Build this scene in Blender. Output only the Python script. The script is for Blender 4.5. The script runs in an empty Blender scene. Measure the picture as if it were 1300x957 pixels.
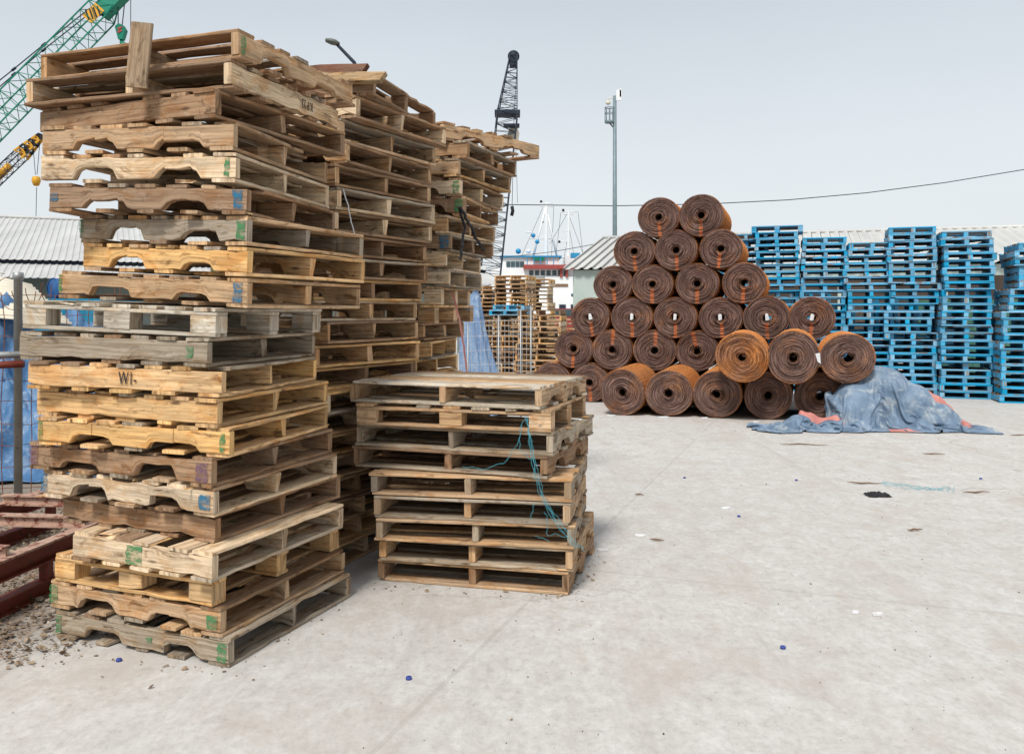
import bpy, math, random
from mathutils import Vector, Matrix, noise
R = math.radians
F = 1100.0; HZ = 395.0; CX = 650.0; EYE = 1.6
scene = bpy.context.scene
COL = scene.collection

def P(x, y, Z):                     # a photo pixel at a depth -> world point
    return Vector(((x - CX) * Z / F, Z, EYE - (y - HZ) * Z / F))
def G(x, y):                        # a photo pixel on the ground
    Z = EYE * F / (y - HZ)
    return Vector(((x - CX) * Z / F, Z, 0.0))

# ------------------------------------------------------------------ mesh builder
class MB:
    def __init__(s):
        s.v = []; s.f = []; s.uv = []; s.t = []; s.m = []; s.sm = []
    def add(s, verts, faces, tint=(1, 1, 1), mat=0, uvs=None, smooth=False):
        b = len(s.v)
        s.v += [tuple(v) for v in verts]
        s.t += [tuple(tint) + (1.0,)] * len(verts)
        for i, f in enumerate(faces):
            s.f.append(tuple(b + k for k in f)); s.m.append(mat); s.sm.append(smooth)
            if uvs: s.uv += uvs[i]
            else: s.uv += [(verts[k][0] + verts[k][1], verts[k][2]) for k in f]
    def build(s, name, mats, parent=None):
        me = bpy.data.meshes.new(name)
        me.from_pydata(s.v, [], s.f)
        uvl = me.uv_layers.new(name='UVMap')
        flat = [c for uv in s.uv for c in uv]
        uvl.data.foreach_set('uv', flat)
        ca = me.color_attributes.new(name='tint', type='FLOAT_COLOR', domain='POINT')
        ca.data.foreach_set('color', [c for t in s.t for c in t])
        if not isinstance(mats, (list, tuple)): mats = [mats]
        for m in mats: me.materials.append(m)
        me.polygons.foreach_set('material_index', s.m)
        me.polygons.foreach_set('use_smooth', s.sm)
        me.update()
        o = bpy.data.objects.new(name, me); COL.objects.link(o)
        if parent is not None: o.parent = parent
        return o
    # shapes -----------------------------------------------------------
    def box(s, c, d, M=None, tint=(1, 1, 1), mat=0):
        x, y, z = c; a, b, h = d[0] / 2, d[1] / 2, d[2] / 2
        vs = [Vector((x + i * a, y + j * b, z + k * h)) for i in (-1, 1) for j in (-1, 1) for k in (-1, 1)]
        if M is not None: vs = [M @ v for v in vs]
        s.add(vs, [(0, 1, 3, 2), (4, 6, 7, 5), (0, 4, 5, 1), (2, 3, 7, 6), (0, 2, 6, 4), (1, 5, 7, 3)], tint, mat)
    def tube(s, pts, r, n=6, tint=(1, 1, 1), mat=0, caps=True, smooth=True):
        pts = [Vector(p) for p in pts]
        rr = r if isinstance(r, (list, tuple)) else [r] * len(pts)
        vs = []; up = None
        for i, p in enumerate(pts):
            d = (pts[min(i + 1, len(pts) - 1)] - pts[max(i - 1, 0)])
            if d.length < 1e-9: d = Vector((0, 0, 1))
            d.normalize()
            if up is None:
                up = Vector((0, 0, 1)) if abs(d.z) < .9 else Vector((1, 0, 0))
            a = d.cross(up)
            if a.length < 1e-6: a = d.orthogonal()
            a.normalize(); b = d.cross(a).normalized(); up = -b if (-b).dot(up) > 0 else b
            for k in range(n):
                t = 2 * math.pi * (k + .5) / n
                vs.append(p + a * math.cos(t) * rr[i] + b * math.sin(t) * rr[i])
        fs = []
        for i in range(len(pts) - 1):
            for k in range(n):
                k2 = (k + 1) % n
                fs.append((i * n + k, i * n + k2, (i + 1) * n + k2, (i + 1) * n + k))
        if caps and n > 2:
            fs.append(tuple(range(n))[::-1]); fs.append(tuple((len(pts) - 1) * n + k for k in range(n)))
        s.add(vs, fs, tint, mat, None, smooth and n > 4)
    def lathe(s, prof, axis='z', n=16, c=(0, 0, 0), tint=(1, 1, 1), mat=0, M=None, smooth=True):
        vs = []; fs = []
        for (r, h) in prof:
            for k in range(n):
                t = 2 * math.pi * k / n
                p = Vector((r * math.cos(t), r * math.sin(t), h))
                if axis == 'y': p = Vector((p.x, p.z, p.y))
                if axis == 'x': p = Vector((p.z, p.x, p.y))
                p = p + Vector(c)
                if M is not None: p = M @ p
                vs.append(p)
        for i in range(len(prof) - 1):
            for k in range(n):
                k2 = (k + 1) % n
                fs.append((i * n + k, i * n + k2, (i + 1) * n + k2, (i + 1) * n + k))
        s.add(vs, fs, tint, mat, None, smooth)

def tag(o, label=None, cat=None, group=None, kind=None):
    if label: o['label'] = label
    if cat: o['category'] = cat
    if group: o['group'] = group
    if kind: o['kind'] = kind
    return o
def empty(name, loc=(0, 0, 0), rot=(0, 0, 0)):
    o = bpy.data.objects.new(name, None); COL.objects.link(o)
    o.location = loc; o.rotation_euler = rot; o.empty_display_size = .2
    return o
def copy_tree(o, parent=None):
    c = o.copy(); COL.objects.link(c)
    if parent is not None: c.parent = parent
    for ch in KIDS.get(o.name, []): copy_tree(ch, c)
    return c
KIDS = {}
def index_kids():
    KIDS.clear()
    for o in bpy.data.objects:
        if o.parent is not None: KIDS.setdefault(o.parent.name, []).append(o)

# ------------------------------------------------------------------ materials
def new_mat(name):
    m = bpy.data.materials.new(name); m.use_nodes = True
    nt = m.node_tree; b = nt.nodes['Principled BSDF']
    return m, nt, b
def N(nt, typ, **kw):
    n = nt.nodes.new(typ)
    for k, v in kw.items():
        if k in ('operation', 'blend_type', 'data_type', 'noise_dimensions', 'feature', 'attribute_name', 'wave_type', 'bands_direction', 'interpolation_type', 'attribute_type', 'distance'):
            setattr(n, k, v)
        else: n.inputs[k].default_value = v
    return n
def ramp(nt, src, stops, interp='LINEAR'):
    r = nt.nodes.new('ShaderNodeValToRGB'); r.color_ramp.interpolation = interp
    e = r.color_ramp.elements
    while len(e) < len(stops): e.new(.5)
    for i, (p, c) in enumerate(stops):
        e[i].position = p; e[i].color = (c[0], c[1], c[2], 1) if isinstance(c, (tuple, list)) else (c, c, c, 1)
    nt.links.new(src, r.inputs['Fac']); return r.outputs['Color']
def mixc(nt, fac, a, b, mode='MIX'):
    m = nt.nodes.new('ShaderNodeMix'); m.data_type = 'RGBA'; m.blend_type = mode
    for sock, v in ((m.inputs[0], fac), (m.inputs[6], a), (m.inputs[7], b)):
        if isinstance(v, bpy.types.NodeSocket): nt.links.new(v, sock)
        elif isinstance(v, (int, float)): sock.default_value = v if sock.type == 'VALUE' else (v, v, v, 1)
        else: sock.default_value = (v[0], v[1], v[2], 1)
    return m.outputs[2]
def mapped(nt, out, scale, loc=(0, 0, 0)):
    m = nt.nodes.new('ShaderNodeMapping'); m.inputs['Scale'].default_value = scale; m.inputs['Location'].default_value = loc
    nt.links.new(out, m.inputs['Vector']); return m.outputs['Vector']
def noise_n(nt, vec, scale, detail=6, rough=.6, dist=0.0):
    n = nt.nodes.new('ShaderNodeTexNoise'); n.inputs['Scale'].default_value = scale
    n.inputs['Detail'].default_value = detail; n.inputs['Roughness'].default_value = rough; n.inputs['Distortion'].default_value = dist
    nt.links.new(vec, n.inputs['Vector']); return n.outputs['Fac']
def bump(nt, b, h, strength=.4, dist=.004):
    n = nt.nodes.new('ShaderNodeBump'); n.inputs['Strength'].default_value = strength; n.inputs['Distance'].default_value = dist
    nt.links.new(h, n.inputs['Height']); nt.links.new(n.outputs['Normal'], b.inputs['Normal'])
def math_n(nt, op, a, b=0.0, clamp=False):
    n = nt.nodes.new('ShaderNodeMath'); n.operation = op; n.use_clamp = clamp
    for i, v in enumerate((a, b)):
        if isinstance(v, bpy.types.NodeSocket): nt.links.new(v, n.inputs[i])
        else: n.inputs[i].default_value = v
    return n.outputs[0]

def wood_mat(name, paint=None, wear=.5):
    m, nt, b = new_mat(name)
    uv = nt.nodes.new('ShaderNodeUVMap').outputs['UV']
    at = nt.nodes.new('ShaderNodeAttribute'); at.attribute_name = 'tint'
    tint = at.outputs['Color']
    oi = nt.nodes.new('ShaderNodeObjectInfo')
    g1 = noise_n(nt, mapped(nt, uv, (2.2, 60, 1)), 1.0, 8, .65, .6)
    g2 = noise_n(nt, mapped(nt, uv, (5, 190, 1)), 1.0, 4, .6)
    bl = noise_n(nt, mapped(nt, uv, (3.0, 9, 1), (7, 3, 0)), 1.0, 5, .6, .4)
    grain = ramp(nt, g1, [(.27, (.34, .29, .24)), (.41, (.74, .70, .65)), (.52, (1.0, 1.0, 1.0)), (.72, (1.32, 1.28, 1.2))])
    c = mixc(nt, 1.0, tint, grain, 'MULTIPLY')
    fine = ramp(nt, g2, [(.3, .62), (.5, 1.0), (.7, 1.12)])
    c = mixc(nt, .8, c, mixc(nt, 1.0, c, fine, 'MULTIPLY'))
    # weathered grey film and brown stains
    c = mixc(nt, ramp(nt, bl, [(.44, 0.0), (.66, .8)]), c, mixc(nt, .5, c, (.20, .155, .11)))
    st = noise_n(nt, mapped(nt, uv, (6, 16, 1), (31, 5, 0)), 1.0, 4, .7, 1.0)
    c = mixc(nt, ramp(nt, st, [(.56, 0.0), (.68, .85)]), c, mixc(nt, 1.0, c, (.34, .27, .21), 'MULTIPLY'))
    b1 = noise_n(nt, mapped(nt, uv, (4.5, 8, 1), (17, 41, 0)), 1.0, 7, .72, .5)
    c = mixc(nt, ramp(nt, b1, [(.50, 0.0), (.60, .7)]), c, mixc(nt, 1.0, c, (.84, .63, .42), 'MULTIPLY'))
    b3 = noise_n(nt, mapped(nt, uv, (5.5, 13, 1), (61, 23, 0)), 1.0, 7, .75, .8)
    c = mixc(nt, ramp(nt, b3, [(.59, 0.0), (.68, .75)]), c, mixc(nt, 1.0, c, (.28, .25, .23), 'MULTIPLY'))
    b4 = noise_n(nt, mapped(nt, uv, (9, 22, 1), (11, 83, 0)), 1.0, 6, .7, .6)
    c = mixc(nt, ramp(nt, b4, [(.60, 0.0), (.72, .5)]), c, mixc(nt, .6, c, (.62, .56, .47)))
    # knots
    vo = nt.nodes.new('ShaderNodeTexVoronoi'); vo.inputs['Scale'].default_value = 1.0
    nt.links.new(mapped(nt, uv, (3.4, 11, 1)), vo.inputs['Vector'])
    c = mixc(nt, ramp(nt, vo.outputs['Distance'], [(.05, .85), (.13, 0.0)]), c, (.10, .055, .03))
    # splits
    sp = noise_n(nt, mapped(nt, uv, (1.3, 38, 1), (3, 77, 0)), 1.0, 3, .5)
    crack = ramp(nt, sp, [(.27, 1.0), (.31, 0.0)])
    c = mixc(nt, crack, c, mixc(nt, 1.0, c, (.22, .2, .18), 'MULTIPLY'))
    rgh = .88
    if paint:
        pm = noise_n(nt, mapped(nt, uv, (7, 26, 1), (5, 9, 0)), 1.0, 6, .7)
        vec = nt.nodes.new('ShaderNodeVectorMath'); vec.operation = 'ADD'
        r3 = nt.nodes.new('ShaderNodeCombineXYZ')
        nt.links.new(oi.outputs['Random'], r3.inputs[0]); nt.links.new(oi.outputs['Random'], r3.inputs[1])
        pc = mixc(nt, noise_n(nt, mapped(nt, uv, (4, 8, 1)), 1.0, 4), paint[0], paint[1])
        hs = nt.nodes.new('ShaderNodeHueSaturation'); nt.links.new(pc, hs.inputs['Color'])
        rv = math_n(nt, 'ADD', math_n(nt, 'MULTIPLY', oi.outputs['Random'], .55), .72)
        nt.links.new(rv, hs.inputs['Value'])
        nt.links.new(math_n(nt, 'ADD', math_n(nt, 'MULTIPLY', math_n(nt, 'FRACT', math_n(nt, 'MULTIPLY', oi.outputs['Random'], 7.3)), .42), .74), hs.inputs['Saturation'])
        th = math_n(nt, 'ADD', pm, math_n(nt, 'MULTIPLY', math_n(nt, 'SUBTRACT', oi.outputs['Random'], .5), wear * .22))
        c = mixc(nt, ramp(nt, th, [(.56, 0.0), (.64, 1.0)]), hs.outputs['Color'], mixc(nt, .4, c, (.3, .3, .3)))
        rgh = .6
    nt.links.new(c, b.inputs['Base Color'])
    b.inputs['Roughness'].default_value = rgh
    b.inputs['Specular IOR Level'].default_value = .25
    h = math_n(nt, 'ADD', g1, math_n(nt, 'MULTIPLY', g2, .35))
    h = math_n(nt, 'SUBTRACT', h, math_n(nt, 'MULTIPLY', crack, .5))
    bump(nt, b, h, .55, .006)
    return m

def noisy_mat(name, c1, c2, scale=4, rough=.7, metallic=0.0, bumpy=.2, c3=None, thr=.6, coord='Object', dist=.01, c3scale=None):
    m, nt, b = new_mat(name)
    tc = nt.nodes.new('ShaderNodeTexCoord').outputs[coord]
    n1 = noise_n(nt, tc, scale, 6, .6)
    c = mixc(nt, ramp(nt, n1, [(.3, 0.0), (.7, 1.0)]), c1, c2)
    if c3 is not None:
        n2 = noise_n(nt, mapped(nt, tc, (1, 1, 1), (9, 4, 2)), c3scale or scale * 2.3, 7, .7)
        c = mixc(nt, ramp(nt, n2, [(thr, 0.0), (thr + .07, 1.0)]), c, c3)
    nt.links.new(c, b.inputs['Base Color'])
    b.inputs['Roughness'].default_value = rough; b.inputs['Metallic'].default_value = metallic
    b.inputs['Specular IOR Level'].default_value = .3
    if bumpy: bump(nt, b, noise_n(nt, tc, scale * 5, 5, .6), bumpy, dist)
    return m

M_WOOD = wood_mat('weathered_wood')
M_INNER = None
M_BLUEWOOD = wood_mat('blue_painted_wood', ((.028, .31, .56), (.11, .47, .72)), 1.0)
def worn_paint(name, a, b_, thr=.54):
    m = noisy_mat(name, a, b_, 30, .75, 0, .1); nt = m.node_tree; b = nt.nodes['Principled BSDF']
    tc = nt.nodes.new('ShaderNodeTexCoord').outputs['Object']
    n = noise_n(nt, mapped(nt, tc, (22, 22, 60)), 1.0, 6, .75)
    nt.links.new(ramp(nt, n, [(thr - .12, .92), (thr + .02, .12)]), b.inputs['Alpha'])
    return m
M_PG = worn_paint('green_paint', (.05, .22, .08), (.09, .28, .12))
M_PB = worn_paint('blue_paint', (.02, .14, .26), (.04, .20, .34))
M_PP = worn_paint('purple_paint', (.16, .08, .12), (.24, .14, .19))
M_INK = noisy_mat('black_ink', (.02, .018, .016), (.05, .045, .04), 60, .8, 0, 0)
M_STEEL = noisy_mat('galvanised_steel', (.32, .34, .34), (.45, .46, .45), 9, .5, .6, .1, (.22, .10, .05), .62)
M_POLE = noisy_mat('grey_painted_steel', (.16, .22, .24), (.22, .28, .30), 5, .55, .2, .05)
M_DARKST = noisy_mat('dark_blue_steel', (.012, .018, .03), (.03, .04, .06), 2, .6, .2, 0)
M_GREENST = noisy_mat('green_crane_paint', (.0, .16, .10), (.01, .22, .14), .8, .5, .1, 0)
M_YELLOW = noisy_mat('yellow_crane_paint', (.62, .30, .02), (.7, .38, .04), 1, .5, .1, 0)
M_BLACK = noisy_mat('black_rubber', (.012, .012, .014), (.03, .03, .035), 20, .7, 0, .1)
M_RED = noisy_mat('red_oxide_steel', (.16, .03, .018), (.22, .05, .03), 7, .55, .1, .25, (.10, .035, .02), .56)
M_REDPLAIN = noisy_mat('red_paint', (.28, .05, .045), (.36, .08, .07), 7, .6)
M_REDTOP = noisy_mat('peeling_pink_paint', (.42, .25, .18), (.52, .36, .28), 9, .7, 0, .3, (.20, .06, .04), .52)
M_WIRE = noisy_mat('rusty_wire', (.14, .05, .03), (.30, .12, .06), 20, .8, .2, 0)
M_WHITEW = noisy_mat('pale_coated_wire', (.5, .52, .53), (.6, .6, .6), 20, .6, .2, 0)
M_SHIPW = noisy_mat('white_ship_paint', (.74, .76, .77), (.80, .81, .81), .6, .5, 0, 0, (.45, .36, .3), .70)
M_GLASS = noisy_mat('dark_window_glass', (.04, .07, .08), (.08, .12, .14), 1, .15, 0, 0)
M_SHIPB = noisy_mat('ship_blue_paint', (.02, .22, .45), (.03, .28, .5), 1, .5, 0, 0)
M_WALL = noisy_mat('pale_green_wall', (.42, .50, .46), (.48, .55, .51), 1.2, .8, 0, .1, (.30, .33, .30), .62)
M_CONT = noisy_mat('green_container_paint', (.05, .13, .09), (.07, .17, .12), 3, .6, 0, .1, (.18, .10, .06), .66)
M_PAPER = noisy_mat('white_paper', (.60, .60, .61), (.72, .72, .72), 20, .8, 0, .1)
M_CAP = noisy_mat('blue_plastic', (.03, .06, .26), (.05, .08, .32), 20, .4, 0, 0)
M_TWINE = noisy_mat('turquoise_twine', (.05, .32, .40), (.10, .40, .48), 20, .7, 0, 0)
M_TIMBER = noisy_mat('old_brown_timber', (.16, .10, .06), (.24, .16, .1), 20, .85, 0, .2)
M_ORT = noisy_mat('orange_tarp_underside', (.52, .17, .14), (.60, .30, .26), 5, .6, 0, .2)
M_CREAM = noisy_mat('cream_plastic', (.62, .56, .44), (.7, .65, .54), 3, .5, 0, .1)
M_DRUM = noisy_mat('blue_drum', (.02, .08, .24), (.04, .13, .32), 4, .4, 0, .05)
M_TEAL = noisy_mat('teal_tarp', (.01, .17, .30), (.02, .24, .38), 4, .5, 0, .2)
M_LAMP = noisy_mat('grey_lamp_housing', (.10, .11, .10), (.16, .16, .14), 8, .5, .2, 0)

def tarp_mat(name, a, b2, c3, s=3):
    m, nt, b = new_mat(name)
    tc = nt.nodes.new('ShaderNodeTexCoord').outputs['Object']
    n1 = noise_n(nt, tc, s, 8, .65, .5)
    c = mixc(nt, ramp(nt, n1, [(.36, 0.0), (.62, 1.0)]), a, b2)
    n2 = noise_n(nt, mapped(nt, tc, (1, 1, 1), (3, 3, 3)), s * 2.2, 8, .7, .8)
    c = mixc(nt, ramp(nt, n2, [(.50, 0.0), (.66, .7)]), c, c3)
    nt.links.new(c, b.inputs['Base Color']); b.inputs['Roughness'].default_value = .55
    b.inputs['Specular IOR Level'].default_value = .35
    bump(nt, b, noise_n(nt, tc, 14, 6, .6, 1.2), .35, .02)
    return m
M_TARP = tarp_mat('faded_blue_tarp', (.10, .155, .225), (.20, .28, .385), (.42, .46, .48), 2.4)
M_TARP2 = tarp_mat('blue_tarp_sheet', (.05, .14, .29), (.12, .25, .44), (.38, .46, .56), 2.5)
M_TARP3 = tarp_mat('pale_blue_tarp', (.12, .21, .38), (.22, .33, .50), (.40, .47, .56), 5)

def corrugated(name, c1, c2, rust):
    m, nt, b = new_mat(name)
    tc = nt.nodes.new('ShaderNodeTexCoord').outputs['Object']
    n1 = noise_n(nt, mapped(nt, tc, (1, .25, .25)), 1.2, 6, .6)
    c = mixc(nt, ramp(nt, n1, [(.35, 0.0), (.65, 1.0)]), c1, c2)
    n2 = noise_n(nt, mapped(nt, tc, (2.5, .3, .3)), 1.5, 7, .7)
    c = mixc(nt, ramp(nt, n2, [(.62, 0.0), (.74, .6)]), c, rust)
    nt.links.new(c, b.inputs['Base Color']); b.inputs['Roughness'].default_value = .6
    return m
M_ROOF = corrugated('corrugated_roof_sheet', (.50, .50, .48), (.60, .60, .57), (.34, .30, .26))
M_ROOFW = corrugated('pale_corrugated_sheet', (.46, .46, .45), (.56, .56, .54), (.38, .36, .33))

def rust_mat(name, orange, stripe=False):
    m, nt, b = new_mat(name)
    tc = nt.nodes.new('ShaderNodeTexCoord').outputs['Object']
    sx = nt.nodes.new('ShaderNodeSeparateXYZ'); nt.links.new(tc, sx.inputs[0])
    r2 = math_n(nt, 'SQRT', math_n(nt, 'ADD', math_n(nt, 'MULTIPLY', sx.outputs[0], sx.outputs[0]), math_n(nt, 'MULTIPLY', sx.outputs[2], sx.outputs[2])))
    oi = nt.nodes.new('ShaderNodeObjectInfo')
    off = nt.nodes.new('ShaderNodeVectorMath'); off.operation = 'ADD'
    nt.links.new(tc, off.inputs[0])
    cb = nt.nodes.new('ShaderNodeCombineXYZ')
    k = math_n(nt, 'MULTIPLY', oi.outputs['Random'], 30.0)
    for i in range(3): nt.links.new(k, cb.inputs[i])
    nt.links.new(cb.outputs[0], off.inputs[1]); v = off.outputs[0]
    n1 = noise_n(nt, v, 3.5, 6, .65)
    n2 = noise_n(nt, v, 55, 4, .7)
    # the weathered outer wrap has rusted to orange
    er = math_n(nt, 'MULTIPLY', math_n(nt, 'SUBTRACT', r2, .330), 22.0, True)
    ey = math_n(nt, 'MULTIPLY', math_n(nt, 'SUBTRACT', sx.outputs[1], .0), 12.0, True)
    outer = math_n(nt, 'MULTIPLY', er, math_n(nt, 'ADD', math_n(nt, 'MULTIPLY', ey, .55), .12))
    fac = math_n(nt, 'ADD', n1, outer)
    fac = math_n(nt, 'ADD', fac, math_n(nt, 'MULTIPLY', math_n(nt, 'SUBTRACT', n2, .5), .35))
    fac = ramp(nt, fac, [(.56 - orange * .34, 0.0), (1.0 - orange * .35, 1.0)])
    c = mixc(nt, fac, (.215, .132, .108), (.54, .22, .07))
    # winding rings: broad bands and fine wire lines
    cr = nt.nodes.new('ShaderNodeCombineXYZ'); nt.links.new(math_n(nt, 'MULTIPLY', math_n(nt, 'ADD', r2, math_n(nt, 'MULTIPLY', n1, .012)), 62.0), cr.inputs[0]); nt.links.new(k, cr.inputs[1])
    band = noise_n(nt, cr.outputs[0], 1.0, 4, .7)
    c = mixc(nt, .9, c, mixc(nt, 1.0, c, ramp(nt, band, [(.33, .45), (.45, .9), (.55, 1.05), (.68, 1.3)]), 'MULTIPLY'))
    fine = ramp(nt, n2, [(.32, .62), (.5, 1.0), (.68, 1.35)])
    c = mixc(nt, 1.0, c, fine, 'MULTIPLY')
    if stripe:
        ax = math_n(nt, 'ABSOLUTE', math_n(nt, 'ADD', sx.outputs[0], math_n(nt, 'MULTIPLY', math_n(nt, 'SUBTRACT', n1, .5), .05)))
        inx = math_n(nt, 'LESS_THAN', math_n(nt, 'ADD', ax, math_n(nt, 'MULTIPLY', math_n(nt, 'SUBTRACT', n2, .5), .035)), .029)
        inz = math_n(nt, 'LESS_THAN', sx.outputs[2], -.09)
        iny = math_n(nt, 'LESS_THAN', sx.outputs[1], .03)
        mk_ = math_n(nt, 'MULTIPLY', math_n(nt, 'MULTIPLY', inx, inz), iny)
        mk_ = math_n(nt, 'MULTIPLY', mk_, ramp(nt, band, [(.40, .10), (.53, .9)]))
        c = mixc(nt, mk_, c, (.78, .25, .09))
    nt.links.new(c, b.inputs['Base Color']); b.inputs['Roughness'].default_value = .85
    b.inputs['Specular IOR Level'].default_value = .15
    bump(nt, b, math_n(nt, 'ADD', n2, band), .6, .008)
    return m
M_RUST = rust_mat('rusted_mesh', .05, True)
M_RUSTM = rust_mat('rusted_mesh_plain', .15)
M_RUSTW = rust_mat('rusted_wire_wrap', .55)
M_RUSTO = rust_mat('orange_rusted_mesh', .95)

def ground_mat():
    m, nt, b = new_mat('worn_concrete')
    tc = nt.nodes.new('ShaderNodeTexCoord').outputs['Object']
    big = noise_n(nt, tc, .28, 8, .62, .4)
    mid = noise_n(nt, mapped(nt, tc, (1, .7, 1)), 6.5, 9, .78, .3)
    fin = noise_n(nt, mapped(nt, tc, (1, .8, 1)), 26, 6, .75)
    c = mixc(nt, ramp(nt, mid, [(.36, 0.0), (.62, 1.0)]), (.505, .475, .44), (.62, .605, .58))
    c = mixc(nt, ramp(nt, big, [(.38, .6), (.60, 0.0)]), c, mixc(nt, .4, c, (.46, .45, .43)))
    m2 = noise_n(nt, mapped(nt, tc, (1, .6, 1), (4, 9, 0)), 17, 7, .75, .3)
    c = mixc(nt, 1.0, c, ramp(nt, m2, [(.3, (.86, .845, .83)), (.45, (.975, .975, .975)), (.6, (1.02, 1.02, 1.02)), (.75, (1.07, 1.07, 1.07))]), 'MULTIPLY')
    c = mixc(nt, 1.0, c, ramp(nt, fin, [(.25, .66), (.42, .93), (.6, 1.03), (.8, 1.10)]), 'MULTIPLY')
    # small dark grit
    g = noise_n(nt, tc, 75, 3, .5)
    g2 = noise_n(nt, tc, 2.5, 3, .5)
    grit = math_n(nt, 'MULTIPLY', ramp(nt, g, [(.70, 0.0), (.75, 1.0)]), ramp(nt, g2, [(.40, 0.0), (.6, .8)]))
    c = mixc(nt, grit, c, (.16, .13, .10))
    # dusty brown patches
    du = noise_n(nt, mapped(nt, tc, (1, .6, 1), (8, 1, 0)), 1.9, 10, .76, .3)
    c = mixc(nt, ramp(nt, du, [(.49, 0.0), (.62, .5)]), c, (.46, .405, .355))
    # faint drag marks and one slab joint
    rt_ = nt.nodes.new('ShaderNodeMapping'); rt_.inputs['Rotation'].default_value = (0, 0, R(20)); rt_.inputs['Scale'].default_value = (4.5, .22, 1); nt.links.new(tc, rt_.inputs['Vector'])
    dr = noise_n(nt, rt_.outputs[0], 1.0, 6, .7, .2)
    c = mixc(nt, ramp(nt, dr, [(.56, 0.0), (.70, .38)]), c, (.40, .375, .345))
    rj = nt.nodes.new('ShaderNodeMapping'); rj.inputs['Rotation'].default_value = (0, 0, R(20)); nt.links.new(tc, rj.inputs['Vector'])
    sj = nt.nodes.new('ShaderNodeSeparateXYZ'); nt.links.new(rj.outputs[0], sj.inputs[0])
    jx = math_n(nt, 'ABSOLUTE', math_n(nt, 'SUBTRACT', math_n(nt, 'PINGPONG', math_n(nt, 'ADD', sj.outputs[0], 1.55), 2.4), .006))
    jy = math_n(nt, 'ABSOLUTE', math_n(nt, 'SUBTRACT', math_n(nt, 'PINGPONG', math_n(nt, 'ADD', sj.outputs[1], .6), 2.9), .006))
    jn = math_n(nt, 'MINIMUM', jx, jy)
    jn = math_n(nt, 'ADD', jn, math_n(nt, 'MULTIPLY', math_n(nt, 'SUBTRACT', mid, .5), .01))
    c = mixc(nt, ramp(nt, jn, [(.002, .30), (.008, 0.0)]), c, (.30, .28, .25))
    # soil and rotten wood dust at the left edge of the yard
    sx = nt.nodes.new('ShaderNodeSeparateXYZ'); nt.links.new(tc, sx.inputs[0])
    dd_ = math_n(nt, 'MULTIPLY', math_n(nt, 'ADD', sx.outputs[0], 2.15), -1.6)
    dn = math_n(nt, 'ADD', dd_, math_n(nt, 'MULTIPLY', math_n(nt, 'SUBTRACT', mid, .5), 2.6))
    c = mixc(nt, ramp(nt, dn, [(.0, 0.0), (.6, .85)]), c, mixc(nt, mid, (.14, .10, .07), (.34, .28, .22)))
    # fine cracks
    vo = nt.nodes.new('ShaderNodeTexVoronoi'); vo.feature = 'DISTANCE_TO_EDGE'; vo.inputs['Scale'].default_value = .33
    wv = nt.nodes.new('ShaderNodeVectorMath'); wv.operation = 'MULTIPLY_ADD'
    nz = nt.nodes.new('ShaderNodeTexNoise'); nz.inputs['Scale'].default_value = 2.0; nz.inputs['Detail'].default_value = 6
    nt.links.new(tc, nz.inputs['Vector']); nt.links.new(nz.outputs['Color'], wv.inputs[0])
    wv.inputs[1].default_value = (.7, .7, 0); nt.links.new(tc, wv.inputs[2]); nt.links.new(wv.outputs[0], vo.inputs['Vector'])
    ck = ramp(nt, vo.outputs['Distance'], [(.0012, 1.0), (.004, 0.0)])
    ck = math_n(nt, 'MULTIPLY', ck, ramp(nt, big, [(.50, 0.0), (.56, .4)]))
    c = mixc(nt, ck, c, (.2, .18, .155))
    nt.links.new(c, b.inputs['Base Color']); b.inputs['Roughness'].default_value = .9
    b.inputs['Specular IOR Level'].default_value = .2
    bump(nt, b, math_n(nt, 'ADD', fin, math_n(nt, 'MULTIPLY', mid, 2.0)), .35, .006)
    return m
M_GROUND = ground_mat()

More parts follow.
